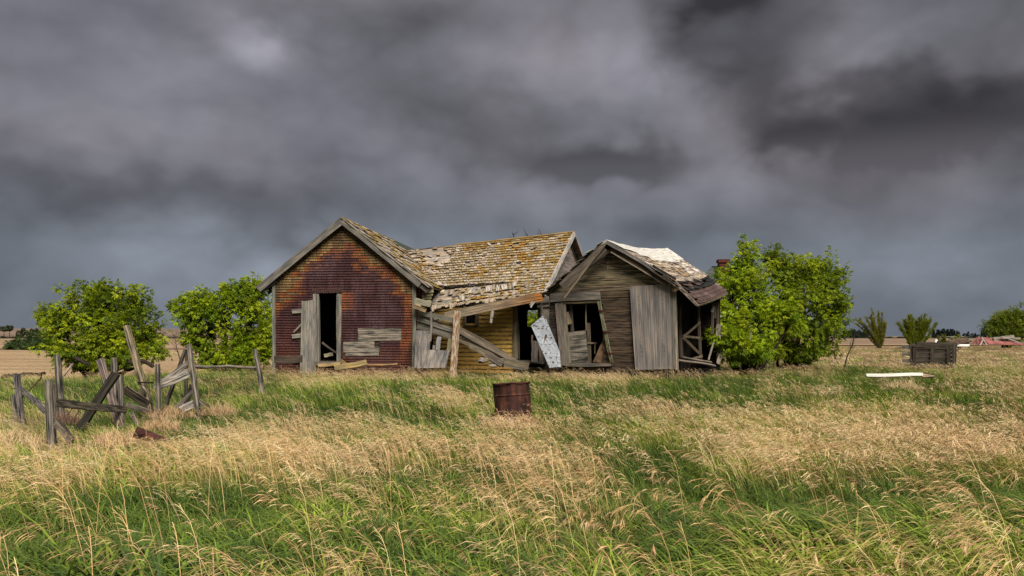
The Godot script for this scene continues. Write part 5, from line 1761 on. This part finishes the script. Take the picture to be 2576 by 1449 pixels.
	var p := [fpt(972, 1258, 12.3), fpt(1008, 1178, 12.5), fpt(1120, 1222, 12.6), fpt(1250, 1275, 12.5), fpt(1110, 1290, 12.2)]
	p.append(fpt(1060, 1230, 12.2))
	for k in 6:
		p[k] += Vector3(0, .07, 0)
	for f in [[0, 1, 5], [1, 2, 5], [2, 3, 5], [5, 3, 4], [0, 5, 4]]:
		var dn := Vector3(0, -.012, -.012)
		b.tri(p[f[0]], p[f[1]], p[f[2]], C(.15, .075, .06), Vector2(p[f[0]].x, p[f[0]].y), Vector2(p[f[1]].x, p[f[1]].y), Vector2(p[f[2]].x, p[f[2]].y))
		b.tri(p[f[0]] + dn, p[f[2]] + dn, p[f[1]] + dn, C(.1, .05, .04))
	for e in [[0, 1], [1, 2], [2, 3], [3, 4], [4, 0]]:
		var dn := Vector3(0, -.012, -.012)
		b.quad(p[e[0]], p[e[1]], p[e[1]] + dn, p[e[0]] + dn, C(.13, .06, .045))
	o = put(b, "rusted_plate", M.rust, self, p[0])
	tag(o, "bent brown rusted iron plate lying in the grass before the corral", "scrap metal")
	# dry weeds caught against the posts
	for k in [["tan heap of dry grass left of the rusted plate", 900, 1235, 12.8, .42, .34, C(.62, .41, .25)], ["brown tangle of weeds between the slim post and the right corral post", 1260, 1050, 16.2, .42, .32, C(.46, .31, .18)], ["brown weed clump right of the right corral post", 1600, 1025, 16.3, .36, .25, C(.46, .31, .18)], ["pinkish dry weeds at the left edge below the far left post", 120, 1270, 12.0, .62, .5, C(.6, .42, .25)], ["dry weeds around the foot of the nearest post", 520, 1300, 11.0, .5, .36, C(.54, .375, .21)], ["small tan weed clump in front of the slim grey post", 1190, 1150, 14.4, .3, .24, C(.56, .385, .23)], ["brown weeds at the foot of the tall round post", 480, 1090, 15.4, .28, .3, C(.22, .14, .1)], ["pale dry grass growing over the middle of the white plank", 6630, 790, 19.7, .42, .36, C(.66, .5, .3)], ["dry brown stalks growing up against the rusty drum", 3775, 1010, 13.45, .5, .34, C(.55, .37, .22)]]:
		var at := fpt(k[1], k[2], k[3])
		at.y = gh(at.x, at.z)
		var m := MB.new()
		for i in 560:
			var a := rnd(0, TAU)
			var r := sqrt(rnd(0, 1))
			var root := at + Vector3(cos(a) * r * float(k[4]), rnd(.02, .5) * (1.0 - r * r) * float(k[5]) + .05, sin(a) * r * float(k[4]) * .8)
			var col := vary(k[6], .3)
			blade(m, root, WIND + rnd(-2.2, 2.2), rnd(.14, .36), rnd(.003, .006), rnd(.6, 2.6), 3, col, col * 1.12)
		o = put(m, "dry_weed_clump", M.dry, self, at)
		tag(o, k[0], "weeds", "clumps of dry weeds")
	# dark old boards in the grass beneath the left tree
	for k in [["dark plank lying under the left tree's right side", 945, 668, 1010, 688], ["second dark plank lying under the left tree behind the tall leaning beam", 1040, 660, 1125, 700], ["dark log at the foot of the left tree's trunks", 560, 640, 650, 690]]:
		lone_board("rotten_log", k[0], "log", fpt(k[1], k[2], 25.0), fpt(k[3], k[4], 24.0), .09, .07, Vector3(0, .6, 1), C(.055, .042, .034), M.rough_wood, "rotten logs in the grass")


# ---------------------------------------------------------------- trees and shrubs
var sprays := []
var narrow := []


func leaflet(b: MB, p: Vector3, dir: Vector3, nrm: Vector3, l: float, w: float, col: Color) -> void:
	var side := dir.cross(nrm).normalized() * w * 0.5
	var tip := p + dir * l - nrm * l * 0.22
	var m := p + dir * l * 0.45
	b.tri(p, m + side + nrm * w * .16, tip, col)
	b.tri(p, tip, m - side + nrm * w * .16, col)


func make_leaf_meshes() -> void:
	rng.seed = 5001
	for k in 4:
		var b := MB.new()
		for i in 7:
			var f := 0.25 + 0.75 * (int(i / 2) + 1) / 4.0
			var sg := -1.0 if i % 2 == 0 else 1.0
			var p := Vector3(f * .15, -f * f * .04, 0)
			var dir := Vector3(rnd(.35, .7), rnd(-.5, .05), sg * rnd(.6, .9)).normalized() if i < 6 else Vector3(1, -.4, 0).normalized()
			var g := rnd(.78, 1.22)
			leaflet(b, p, dir, Vector3(rnd(-.3, .3), 1, rnd(-.3, .3)).normalized(), rnd(.075, .115), rnd(.04, .058), Color(g * 1.03, g, g * .9))
		sprays.append(b.build())
	for k in 3:
		var b := MB.new()
		for i in 7:
			var f := i / 7.0
			var a := rnd(0, TAU)
			var dir := Vector3(1.0, cos(a) * .75, sin(a) * .75).normalized()
			var g := rnd(.75, 1.2)
			leaflet(b, Vector3(f * .22, 0, 0), dir, Vector3(cos(a + 1.5), 1, sin(a)).normalized(), rnd(.07, .12), rnd(.02, .032), Color(g, g, g))
		narrow.append(b.build())


func crown(parent: Node3D, meshes: Array, list: Array, called := "crown") -> void:
	var o := parent.position
	for k in meshes.size():
		var mine := []
		for e in list:
			if e[0] == k:
				mine.append(e)
		if mine.is_empty():
			continue
		var mm := MultiMesh.new()
		mm.transform_format = MultiMesh.TRANSFORM_3D
		mm.use_colors = true
		mm.mesh = meshes[k]
		mm.instance_count = mine.size()
		for i in mine.size():
			var t: Transform3D = mine[i][1]
			t.origin -= o
			mm.set_instance_transform(i, t)
			mm.set_instance_color(i, mine[i][2])
		var n := MultiMeshInstance3D.new()
		n.name = called
		n.multimesh = mm
		n.material_override = M.leaf
		parent.add_child(n, true)
		n.set_meta("kind", "stuff")


func facing(dir: Vector3, roll: float) -> Basis:
	var x := dir.normalized()
	var z := x.cross(UP)
	if z.length() < .05:
		z = Vector3(0, 0, 1)
	z = z.normalized()
	return Basis(x, z.cross(x), z).rotated(x, roll)


# a many-stemmed tree whose crown is made of lobes [x, y, d, half width, half height] on the measuring grid
func bush(called: String, label: String, group: String, base: Vector3, lobes: Array, clusters: int, per: int, palette: Array, size := 0.82, radius := .22, meshes: Array = [], bark := Color(.06, .048, .035)) -> Node3D:
	var t := thing(called, label, "tree", base, group)
	var used_meshes: Array = sprays if meshes.is_empty() else meshes
	var twigs := MB.new()
	var list := []
	for L in lobes:
		var c := pt(L[0], L[1], L[2])
		var rx: float = L[3] / F * L[2]
		var ry: float = L[4] / F * L[2]
		var foot := base + Vector3(rnd(-.3, .3), 0, rnd(-.3, .3))
		var bow := Vector3((c.x - base.x) * rnd(.1, .35), 0, rnd(-.2, .2))
		var pts := []
		var rr := []
		for i in 7:
			var f := i / 6.0
			pts.append(foot.lerp(c, f) + bow * sin(f * PI) * .6 + Vector3(rnd(-.04, .04), 0, rnd(-.04, .04)))
			rr.append(lerpf(.07, .018, f) * (0.7 + 0.35 * size))
		if c.y > base.y + .5:
			pole(t, "stem", pts, rr, vary(bark, .2), M.bark, 6, .1)
		for k in int(clusters * float(L[5]) if L.size() > 5 else clusters):
			var dir := Vector3(rnd(-1, 1), rnd(-1, 1), rnd(-1, 1))
			while dir.length() > 1.0 or dir.length() < .1:
				dir = Vector3(rnd(-1, 1), rnd(-1, 1), rnd(-1, 1))
			dir = dir.normalized() * pow(rnd(.08, 1.0), .42)
			var plume := rnd(0, 1) < .22
			if plume:
				dir = Vector3(dir.x, absf(dir.y) + .25, dir.z).normalized() * rnd(1.1, 1.6)
			var p := c + Vector3(dir.x * rx, dir.y * ry, dir.z * minf(rx, .9))
			if p.y < gh(p.x, p.z) + .15:
				continue
			var from: Vector3 = pts[4].lerp(pts[6], rnd(0, 1))
			if p.y < from.y - .3:
				from = pts[2].lerp(pts[4], rnd(0, 1))
			var mid := from.lerp(p, .5) + Vector3(rnd(-.1, .1), rnd(.0, .18), rnd(-.1, .1))
			pole_into(twigs, [from, mid, p, p + (p - mid).normalized() * .12], [.016, .011, .007, .003], bark, 4, .0)
			var col: Color = palette[rng.randi() % palette.size()]
			var tint := rnd(.88, 1.34)
			var out := (p - (c - UP * ry * .6)).normalized()
			for i in int(per * (.5 if plume else rnd(.6, 1.45))):
				var q := Vector3(rng.randfn(0, .5), rng.randfn(0, .42), rng.randfn(0, .5)) * radius * size * (.62 if plume else 1.0)
				var d2 := (q.normalized() * .7 + out * .6 + Vector3(-.25, -.15, 0) + Vector3(rnd(-.4, .4), rnd(-.5, .25), rnd(-.4, .4))).normalized()
				var s := size * rnd(.75, 1.2)
				list.append([rng.randi() % used_meshes.size(), Transform3D(facing(d2, rnd(-.8, .8)).scaled(Vector3.ONE * s), p + q), vary(col * tint, .18)])
	if twigs.v.size() > 0:
		put(twigs, "twigs", M.bark, t, base, "stuff")
	crown(t, used_meshes, list)
	return t


# a shrub of upright wands bent by the wind, leafy along their length
func wand_shrub(called: String, label: String, group: String, base: Vector3, height: float, spread: float, wands: int, lean: float, palette: Array, dense: int, size: float) -> void:
	var t := thing(called, label, "shrub", base, group)
	var list := []
	for k in wands:
		var f := (k + .5) / wands * 2.0 - 1.0
		var p := base + Vector3(f * .12 * spread, 0, rnd(-.15, .15))
		var ang := f * rnd(.35, .6) + lean * .2
		var dir := Vector3(sin(ang) * spread / 1.2, cos(ang), rnd(-.25, .25)).normalized()
		var pts := [p]
		var rr := [.022]
		var n := 7
		var l := height * rnd(.72, 1.12) * (1.0 - .18 * absf(f))
		for i in n:
			dir = (dir + Vector3(lean * .10 + rnd(-.09, .09), .05 if i < 4 else -.02, rnd(-.06, .06))).normalized()
			p += dir * l / n
			pts.append(p)
			rr.append(lerpf(.018, .004, float(i) / n))
		pole(t, "stem", pts, rr, C(.075, .06, .04), M.bark, 5, .05)
		for i in range(2 if k % 3 else 1, n + 1):
			for j in dense:
				var a: Vector3 = (pts[i - 1] as Vector3).lerp(pts[i], rnd(0, 1))
				var d2: Vector3 = ((pts[i] - pts[i - 1]).normalized() + Vector3(rnd(-.5, .5), rnd(-.3, .4), rnd(-.5, .5))).normalized()
				list.append([rng.randi() % 3, Transform3D(facing(d2, rnd(-3, 3)).scaled(Vector3.ONE * size * rnd(.7, 1.2)), a), vary(palette[rng.randi() % palette.size()], .2)])
	crown(t, narrow, list)


func bare_tree(called: String, label: String, group: String, base: Vector3, height: float, lean: float, seed_: int, tint := Color(.05, .043, .037)) -> void:
	rng.seed = seed_
	var t := thing(called, label, "tree", base, group)
	var b := MB.new()
	var trunk := [base, base + Vector3(lean * .3, height * .35, 0), base + Vector3(lean * .7, height * .7, .1), base + Vector3(lean, height, 0)]
	pole(t, "trunk", trunk, [height * .022, height * .017, height * .011, height * .003], tint, M.bark, 6, .1)
	for k in 9:
		var f := rnd(.35, .97)
		var p := chain(trunk, f)
		var a := rnd(0, TAU)
		var d := Vector3(cos(a) * .8, rnd(.5, 1.2), sin(a) * .4).normalized()
		var l := height * rnd(.12, .26)
		var m := p + d * l * .5
		var e := m + (d + Vector3(rnd(-.5, .5), .3, 0)).normalized() * l * .6
		pole_into(b, [p, m, e], [height * .007, height * .005, height * .0015], tint, 4, 0.0)
		for j in 3:
			var q := m.lerp(e, rnd(0, 1))
			pole_into(b, [q, q + Vector3(rnd(-.5, .5), rnd(.1, .7), rnd(-.3, .3)).normalized() * l * .4], [height * .004, height * .001], tint, 4, 0.0)
	put(b, "branches", M.bark, t, base, "stuff")


func far_tree(called: String, label: String, group: String, base: Vector3, w: float, h: float, kind: int, col: Color) -> void:
	var t := thing(called, label, "tree", base, group)
	pole(t, "trunk", [base - UP * .3, base + UP * h * .4, base + UP * h * .8], [h * .035, h * .025, h * .01], C(.05, .042, .036), M.bark, 5, .05)
	var b := MB.new()
	var n := 150
	for i in n:
		var f := rnd(0, 1)
		var a := rnd(0, TAU)
		var r := 0.0
		var y := 0.0
		if kind == 0:
			# conifer
			y = lerpf(.12, 1.0, f)
			r = (1.02 - y) * rnd(.5, 1.0)
		elif kind == 1:
			y = lerpf(.15, 1.0, f)
			r = sqrt(maxf(0.02, 1.0 - pow((y - .55) / .47, 2.0))) * rnd(.5, 1.0)
		else:
			# flat-topped and windswept, on bare stems
			y = lerpf(.55, 1.0, f)
			r = sqrt(maxf(0.02, 1.0 - pow((y - .8) / .25, 2.0))) * rnd(.3, 1.0)
		var p := base + Vector3(cos(a) * r * w * .5, y * h, sin(a) * r * w * .5)
		var s := h * rnd(.07, .13)
		var u := Vector3(rnd(-1, 1), rnd(-.6, .6), rnd(-1, 1)).normalized()
		var v2 := u.cross(Vector3(rnd(-1, 1), rnd(-1, 1), rnd(-1, 1))).normalized()
		var c := vary(col, .3)
		b.tri(p - u * s, p + v2 * s, p + u * s, c)
		b.tri(p - u * s, p + u * s, p - v2 * s * .8, c)
	put(b, "crown", M.leaf, t, base, "stuff")


func make_trees() -> void:
	var lime := [C(.24, .32, .012), C(.31, .39, .014), C(.16, .23, .012), C(.11, .17, .012), C(.37, .43, .018)]
	var lime2 := [C(.25, .35, .010), C(.31, .41, .014), C(.16, .25, .012), C(.36, .43, .02)]
	var deep := [C(.20, .28, .012), C(.26, .34, .012), C(.12, .18, .012), C(.31, .37, .014)]
	make_leaf_meshes()
	rng.seed = 5002
	var g := "bright green box elder trees"
	var at := pt(250, 900, 29)
	at.y = gh(at.x, at.z) - .05
	bush("box_elder_tree", "round bright green tree farthest left, behind the broken corral", g, at, [
		[225, 760, 29, 62, 42], [262, 745, 29, 45, 30], [320, 765, 29.3, 42, 36], [160, 800, 29, 52, 34], [250, 815, 28.6, 85, 50, 1.4], [335, 830, 29, 55, 42], [125, 790, 29.3, 28, 18, .4],
		[210, 868, 28.5, 70, 42, 1.2], [300, 878, 28.6, 66, 36, 1.1], [370, 858, 29, 36, 22, .5], [395, 842, 29.2, 20, 14, .3], [350, 782, 29.4, 24, 26, .4], [150, 840, 28.8, 44, 34, .8], [385, 890, 28.8, 26, 16, .3], [180, 895, 28.4, 60, 22, 1.0], [270, 900, 28.3, 70, 20, 1.0], [340, 898, 28.5, 40, 18, .6], [345, 736, 29.2, 12, 10, .15],
	], 25, 25, lime)
	rng.seed = 5003
	at = pt(560, 905, 31)
	at.y = gh(at.x, at.z) - .05
	bush("box_elder_tree", "bright green tree just left of the red wall", g, at, [
		[470, 790, 31, 34, 26, .7], [500, 770, 31, 45, 30], [560, 775, 31, 60, 45, 1.3], [615, 748, 31, 42, 36], [640, 720, 31.2, 22, 18, .5], [650, 770, 31.4, 42, 50, 1.2], [525, 825, 31, 52, 42, 1.1], [600, 835, 30.8, 62, 45, 1.3],
		[655, 850, 31.2, 40, 48, 1.2], [500, 865, 31, 34, 30, .6], [570, 885, 30.6, 40, 26, .5], [640, 885, 30.8, 40, 26, .8], [580, 732, 31, 18, 14, .3], [450, 775, 31, 18, 10, .3], [530, 900, 30.6, 46, 18, .7], [610, 902, 30.4, 60, 18, .9], [700, 840, 33, 40, 60, 1.0],
	], 25, 25, lime2)
	rng.seed = 5004
	at = pt(1985, 900, 31)
	at.y = gh(at.x, at.z) - .05
	bush("box_elder_tree", "large green tree with dark stems right of the shed", g, at, [
		[1955, 650, 31, 26, 22, .5], [1980, 680, 31, 48, 30], [2040, 672, 31, 48, 28], [2090, 690, 31.2, 28, 24, .6], [2020, 730, 30.6, 66, 38, 1.3], [2088, 750, 31, 42, 40], [2128, 768, 31.2, 22, 12, .35], [2116, 700, 31.3, 12, 18, .25],
		[1960, 760, 30.6, 60, 40, 1.2], [2050, 800, 30.5, 60, 42, 1.2], [2085, 835, 31, 32, 34, .6], [1960, 820, 30.2, 60, 36, 1.2], [2000, 865, 30.6, 70, 24, .7], [2100, 800, 31.2, 28, 24, .4], [2075, 870, 31, 24, 16, .4], [1960, 880, 30.3, 50, 20, .8], [2030, 884, 30.5, 50, 18, .8],
	], 25, 25, deep)
	rng.seed = 5005
	at = pt(1880, 900, 28.5)
	at.y = gh(at.x, at.z) - .05
	bush("box_elder_tree", "yellow-green tree crowding the shed's open right side", g, at, [
		[1880, 640, 29.5, 14, 26, .4], [1864, 692, 29.5, 28, 30, .8], [1822, 702, 29.8, 15, 15, .3], [1895, 690, 29.3, 44, 34, 1.0], [1845, 740, 29, 42, 42, 1.1], [1905, 750, 28.8, 46, 40, 1.1], [1850, 800, 28.6, 40, 36, 1.0], [1905, 815, 28.2, 50, 36, 1.2],
		[1825, 850, 27.6, 32, 22, .9], [1860, 868, 27.4, 34, 20, .7], [1950, 790, 28.3, 38, 28, .9], [1990, 800, 28.3, 32, 26, .7], [1800, 852, 27.3, 14, 10, .4], [1850, 885, 27.6, 40, 18, .8], [1910, 880, 28.0, 44, 20, .8],
	], 25, 25, lime2)
	rng.seed = 5006
	at = pt(1340, 905, 38)
	at.y = gh(at.x, at.z)
	bush("box_elder_tree", "green bush seen through the wing's rear window opening", g, at, [[1330, 800, 38, 46, 40], [1365, 820, 38, 40, 40], [1290, 830, 38, 40, 30]], 26, 17, lime2)
	rng.seed = 5007
	at = pt(90, 880, 105)
	at.y = gh(at.x, at.z)
	bush("willow_bush", "low dark green bush out in the harvested field at the left", "", at, [[60, 872, 105, 22, 11], [95, 864, 105, 26, 16], [130, 866, 104, 24, 16], [40, 876, 105, 12, 7], [112, 874, 103, 30, 10]], 20, 16, [C(.055, .10, .03), C(.04, .075, .025), C(.08, .13, .035)], 2.6, .3)
	rng.seed = 5008
	var wand := [C(.24, .24, .025), C(.19, .2, .025), C(.15, .165, .02), C(.28, .26, .03)]
	at = pt(2212, 866, 90)
	at.y = gh(at.x, at.z)
	wand_shrub("wand_shrub", "shrub of tall bare-tipped wands on the horizon right of the big tree", "shrubs on the horizon", at, 3.6, 1.25, 20, -.35, wand, 13, 1.5)
	at = pt(2302, 866, 86)
	at.y = gh(at.x, at.z)
	wand_shrub("wand_shrub", "leafy wind-bent shrub above the pallet crate", "shrubs on the horizon", at, 3.0, 1.6, 24, .1, [C(.17, .21, .016), C(.13, .17, .016), C(.22, .245, .02)], 16, 2.0)
	for k in [[2374, 860, 84, .5, "small yellow-green sapling before the truck"], [2402, 862, 83, .45, "low yellow-green sapling left of the red heap"], [2413, 862, 82, .45, "yellow-green sapling closest to the red heap"]]:
		at = pt(k[0], k[1] + 6, k[2])
		at.y = gh(at.x, at.z)
		wand_shrub("sapling", k[4], "saplings by the heaps", at, 1.7 - (k[1] - 18 - HY) / F * k[2] - at.y, .7, 4, -.1, [C(.2, .22, .02), C(.16, .19, .018)], 7, 1.3)
	rng.seed = 5009
	at = pt(2530, 870, 88)
	at.y = gh(at.x, at.z)
	bush("wand_bush", "dense dark green bush at the far right edge behind the red heap", "shrubs on the horizon", at, [[2535, 822, 88, 28, 20, 1.2], [2566, 826, 88, 24, 22, 1.1], [2503, 830, 88, 18, 10, .6], [2530, 845, 88, 44, 18, 1.2], [2585, 815, 88, 24, 30, 1.0], [2522, 803, 88, 12, 9, .4], [2546, 799, 88, 11, 8, .4]], 26, 20, [C(.15, .20, .016), C(.11, .155, .016), C(.20, .24, .02)], 2.4, .2, narrow)
	# dead trees whose tips show over the roof
	bare_tree("dead_tree", "forked dead tree top showing above the mossy roof's middle", "dead trees behind the roof", Vector3(pt(1322, 0, 36).x, .4, -36), (1.3 + (HY - 576) / F * 36.0) * .86, -.2, 61)
	bare_tree("dead_tree", "dead twig showing above the mossy roof's right end", "dead trees behind the roof", Vector3(pt(1386, 0, 36).x, .4, -36), (1.3 + (HY - 576) / F * 36.0) * .85, .05, 62)
	bare_tree("bare_shrub", "bare grey shrub at the left foot of the tree beside the red wall", "", Vector3(pt(462, 0, 36).x, .1, -36), 1.6, -.35, 63, C(.12, .1, .085))
	bare_tree("bare_shrub", "bare dark twig at the right foot of the large tree", "", Vector3(pt(2122, 0, 31).x, .5, -31), 1.35, .4, 64, C(.06, .05, .04))
	# along the field hedge far to the left
	rng.seed = 5010
	var n := 0
	for k in [[10, 821, 846, 24, 2, "windswept flat-topped tree at the far left of the field hedge"], [24, 820, 844, 20, 2, "second windswept flat-topped tree on the far field hedge"], [47, 832, 847, 14, 1, "round dark tree in the middle of the far hedge"], [58, 825, 847, 12, 1, "dark tree with a thick trunk on the far hedge"], [69, 832, 847, 9, 1, "small dark tree right of the thick-trunked one on the far hedge"], [80, 828, 846, 12, 1, "thin grey-green tree on the far hedge beside the left tree"], [92, 827, 846, 12, 1, "last tree of the far hedge before the left tree's crown"]]:
		var d := 560.0
		var p := pt(k[0], k[2], d)
		p.y = minf(p.y, gh(p.x, -d) + 1.0)
		far_tree("hedge_tree", k[5], "trees on the far hedge", p, k[3] / F * d, 1.7 - (k[1] - HY) / F * d - p.y, k[4], C(.05, .065, .03))
	hedge("far_hedge", "low dark hedge along the far field at the left", 0, 130, 848, 6.0, 570.0, C(.04, .055, .028))
	hedge("far_hedge", "low dark hedge between the two left trees", 405, 470, 848, 5.0, 575.0, C(.05, .06, .035))
	# the tree line on the right horizon
	for k in 16:
		var x := lerpf(2122, 2182, (k + .5) / 16.0) + rnd(-2, 2)
		var top := rnd(826, 838)
		far_tree("poplar_tree", "dark poplar on the right horizon between the large tree and the wand shrub", "poplars on the right horizon", pt(x, 852, 620), rnd(8, 14) / F * 620, (851 - top) / F * 620, 1, C(.032, .05, .036))
	for k in 17:
		var x := lerpf(2346, 2416, (k + .5) / 17.0) + rnd(-2, 2)
		var top := rnd(826, 840)
		far_tree("spruce_tree", "dark spruce on the right horizon behind the crate and the truck", "spruces on the right horizon", pt(x, 851, 640), rnd(7, 12) / F * 640, (851 - top) / F * 640, 0 if k % 3 else 1, C(.022, .034, .03))
	for k in 8:
		var x := lerpf(2418, 2480, (k + .5) / 8.0) + rnd(-2, 2)
		var top := rnd(829, 842)
		far_tree("spruce_tree", "dark spruce on the right horizon above the red heap", "spruces above the red heap", pt(x, 851, 650), rnd(9, 15) / F * 650, (851 - top) / F * 650, 1 if k % 2 else 0, C(.024, .036, .032))
	hedge("horizon_hedge", "low dark strip of brush along the right horizon", 2090, 2580, 852, 5.5, 600.0, C(.04, .052, .036))
	# a grey roofed house far behind the shed
	rng.seed = 5011
	var hd := 52.0
	var hp := pt(1800, 880, hd)
	hp.y = .4
	var hh := thing("far_house", "distant grey-roofed house with a red brick chimney behind the shed and tree", "house", hp)
	var apex := pt(1791, 669, hd)
	var el := pt(1752, 716, hd)
	var er := pt(1905, 716, hd)
	var back := Vector3(1.0, 0, -5.0)
	slab(hh, "wall", Vector3(el.x + .2, .3, el.z), Vector3(er.x - .2, .3, er.z), Vector3(er.x - .2, er.y, er.z), Vector3(el.x + .2, el.y, el.z), .1, Vector3(0, 0, 1), C(.25, .25, .24), M.plain)
	slab(hh, "side_wall", Vector3(el.x + .2, .3, el.z - .1), Vector3(el.x + .2, el.y, el.z - .1), Vector3(el.x + .2, el.y, el.z - .1) + back, Vector3(el.x + .2, .3, el.z - .1) + back, .1, Vector3(-1, 0, 0), C(.25, .25, .24), M.plain)
	var ridge_r := apex + Vector3(2.0, .0, -1.0)
	var fn := Vector3(0, .6, .8)
	for k in 12:
		var t0 := k / 12.0
		var t1 := (k + 1.15) / 12.0
		slab(hh, "roof_course", apex.lerp(el, t0) + fn * (.02 * k), ridge_r.lerp(er, t0) + fn * (.02 * k), ridge_r.lerp(er, t1) + fn * (.02 * k), apex.lerp(el, t1) + fn * (.02 * k), .03, fn, vary(C(.115, .13, .115), .12), M.grit)
	slab(hh, "rear_roof", apex, ridge_r, er + back, el + back, .04, Vector3(0, .6, -.8), C(.115, .13, .115), M.grit)
	var ch := pt(1819, 690, hd - .0)
	var cm := MB.new()
	for i in 10:
		var y0 := 1.7 - (693 - HY) / F * hd + i * .092
		var o := .012 if i % 2 == 0 else 0.0
		var w := .26 + o + (.06 if i > 7 else 0.0)
		cm.hexa([Vector3(ch.x - w, y0, ch.z - w), Vector3(ch.x + w, y0, ch.z - w), Vector3(ch.x + w, y0, ch.z + w), Vector3(ch.x - w, y0, ch.z + w), Vector3(ch.x - w, y0 + .09, ch.z - w), Vector3(ch.x + w, y0 + .09, ch.z - w), Vector3(ch.x + w, y0 + .09, ch.z + w), Vector3(ch.x - w, y0 + .09, ch.z + w)], vary(C(.15, .045, .035), .15), 2, 2)
	put(cm, "chimney", M.grit, hh, ch)


func hedge(called: String, label: String, x0: float, x1: float, y: float, tall: float, d: float, col: Color) -> void:
	var b := MB.new()
	var h := tall / F * d
	for i in int((x1 - x0) * 9.0):
		var x := rnd(x0, x1)
		var p := pt(x, y, d + rnd(-4, 4))
		p.y = gh(p.x, p.z) + rnd(0, 1) * h * (.55 + .45 * sin(x * .21) * sin(x * .077 + 1.0))
		var s := h * rnd(.2, .42)
		var u := Vector3(rnd(-1, 1), rnd(-.4, .4), rnd(-1, 1)).normalized()
		var w := u.cross(Vector3(rnd(-1, 1), rnd(-1, 1), rnd(-1, 1))).normalized()
		var c := vary(col, .3)
		b.tri(p - u * s, p + w * s, p + u * s, c)
		b.tri(p - u * s, p + u * s, p - w * s, c)
	var o := put(b, called, M.leaf, self, pt((x0 + x1) / 2.0, y, d))
	tag(o, label, "hedge")
	o.set_meta("kind", "stuff")


func _ready() -> void:
	rng.seed = 1
	patchy.seed = 8
	make_air()
	make_materials()
	make_land()
	house = thing("farmhouse", "abandoned farmhouse with a red brick-patterned gable and a mossy shingled wing", "house", Vector3(-2.5, 0.4, -27))
	make_red_section()
	make_wing()
	make_shed()
	make_fence()
	make_debris()
	make_trees()
	make_grass()
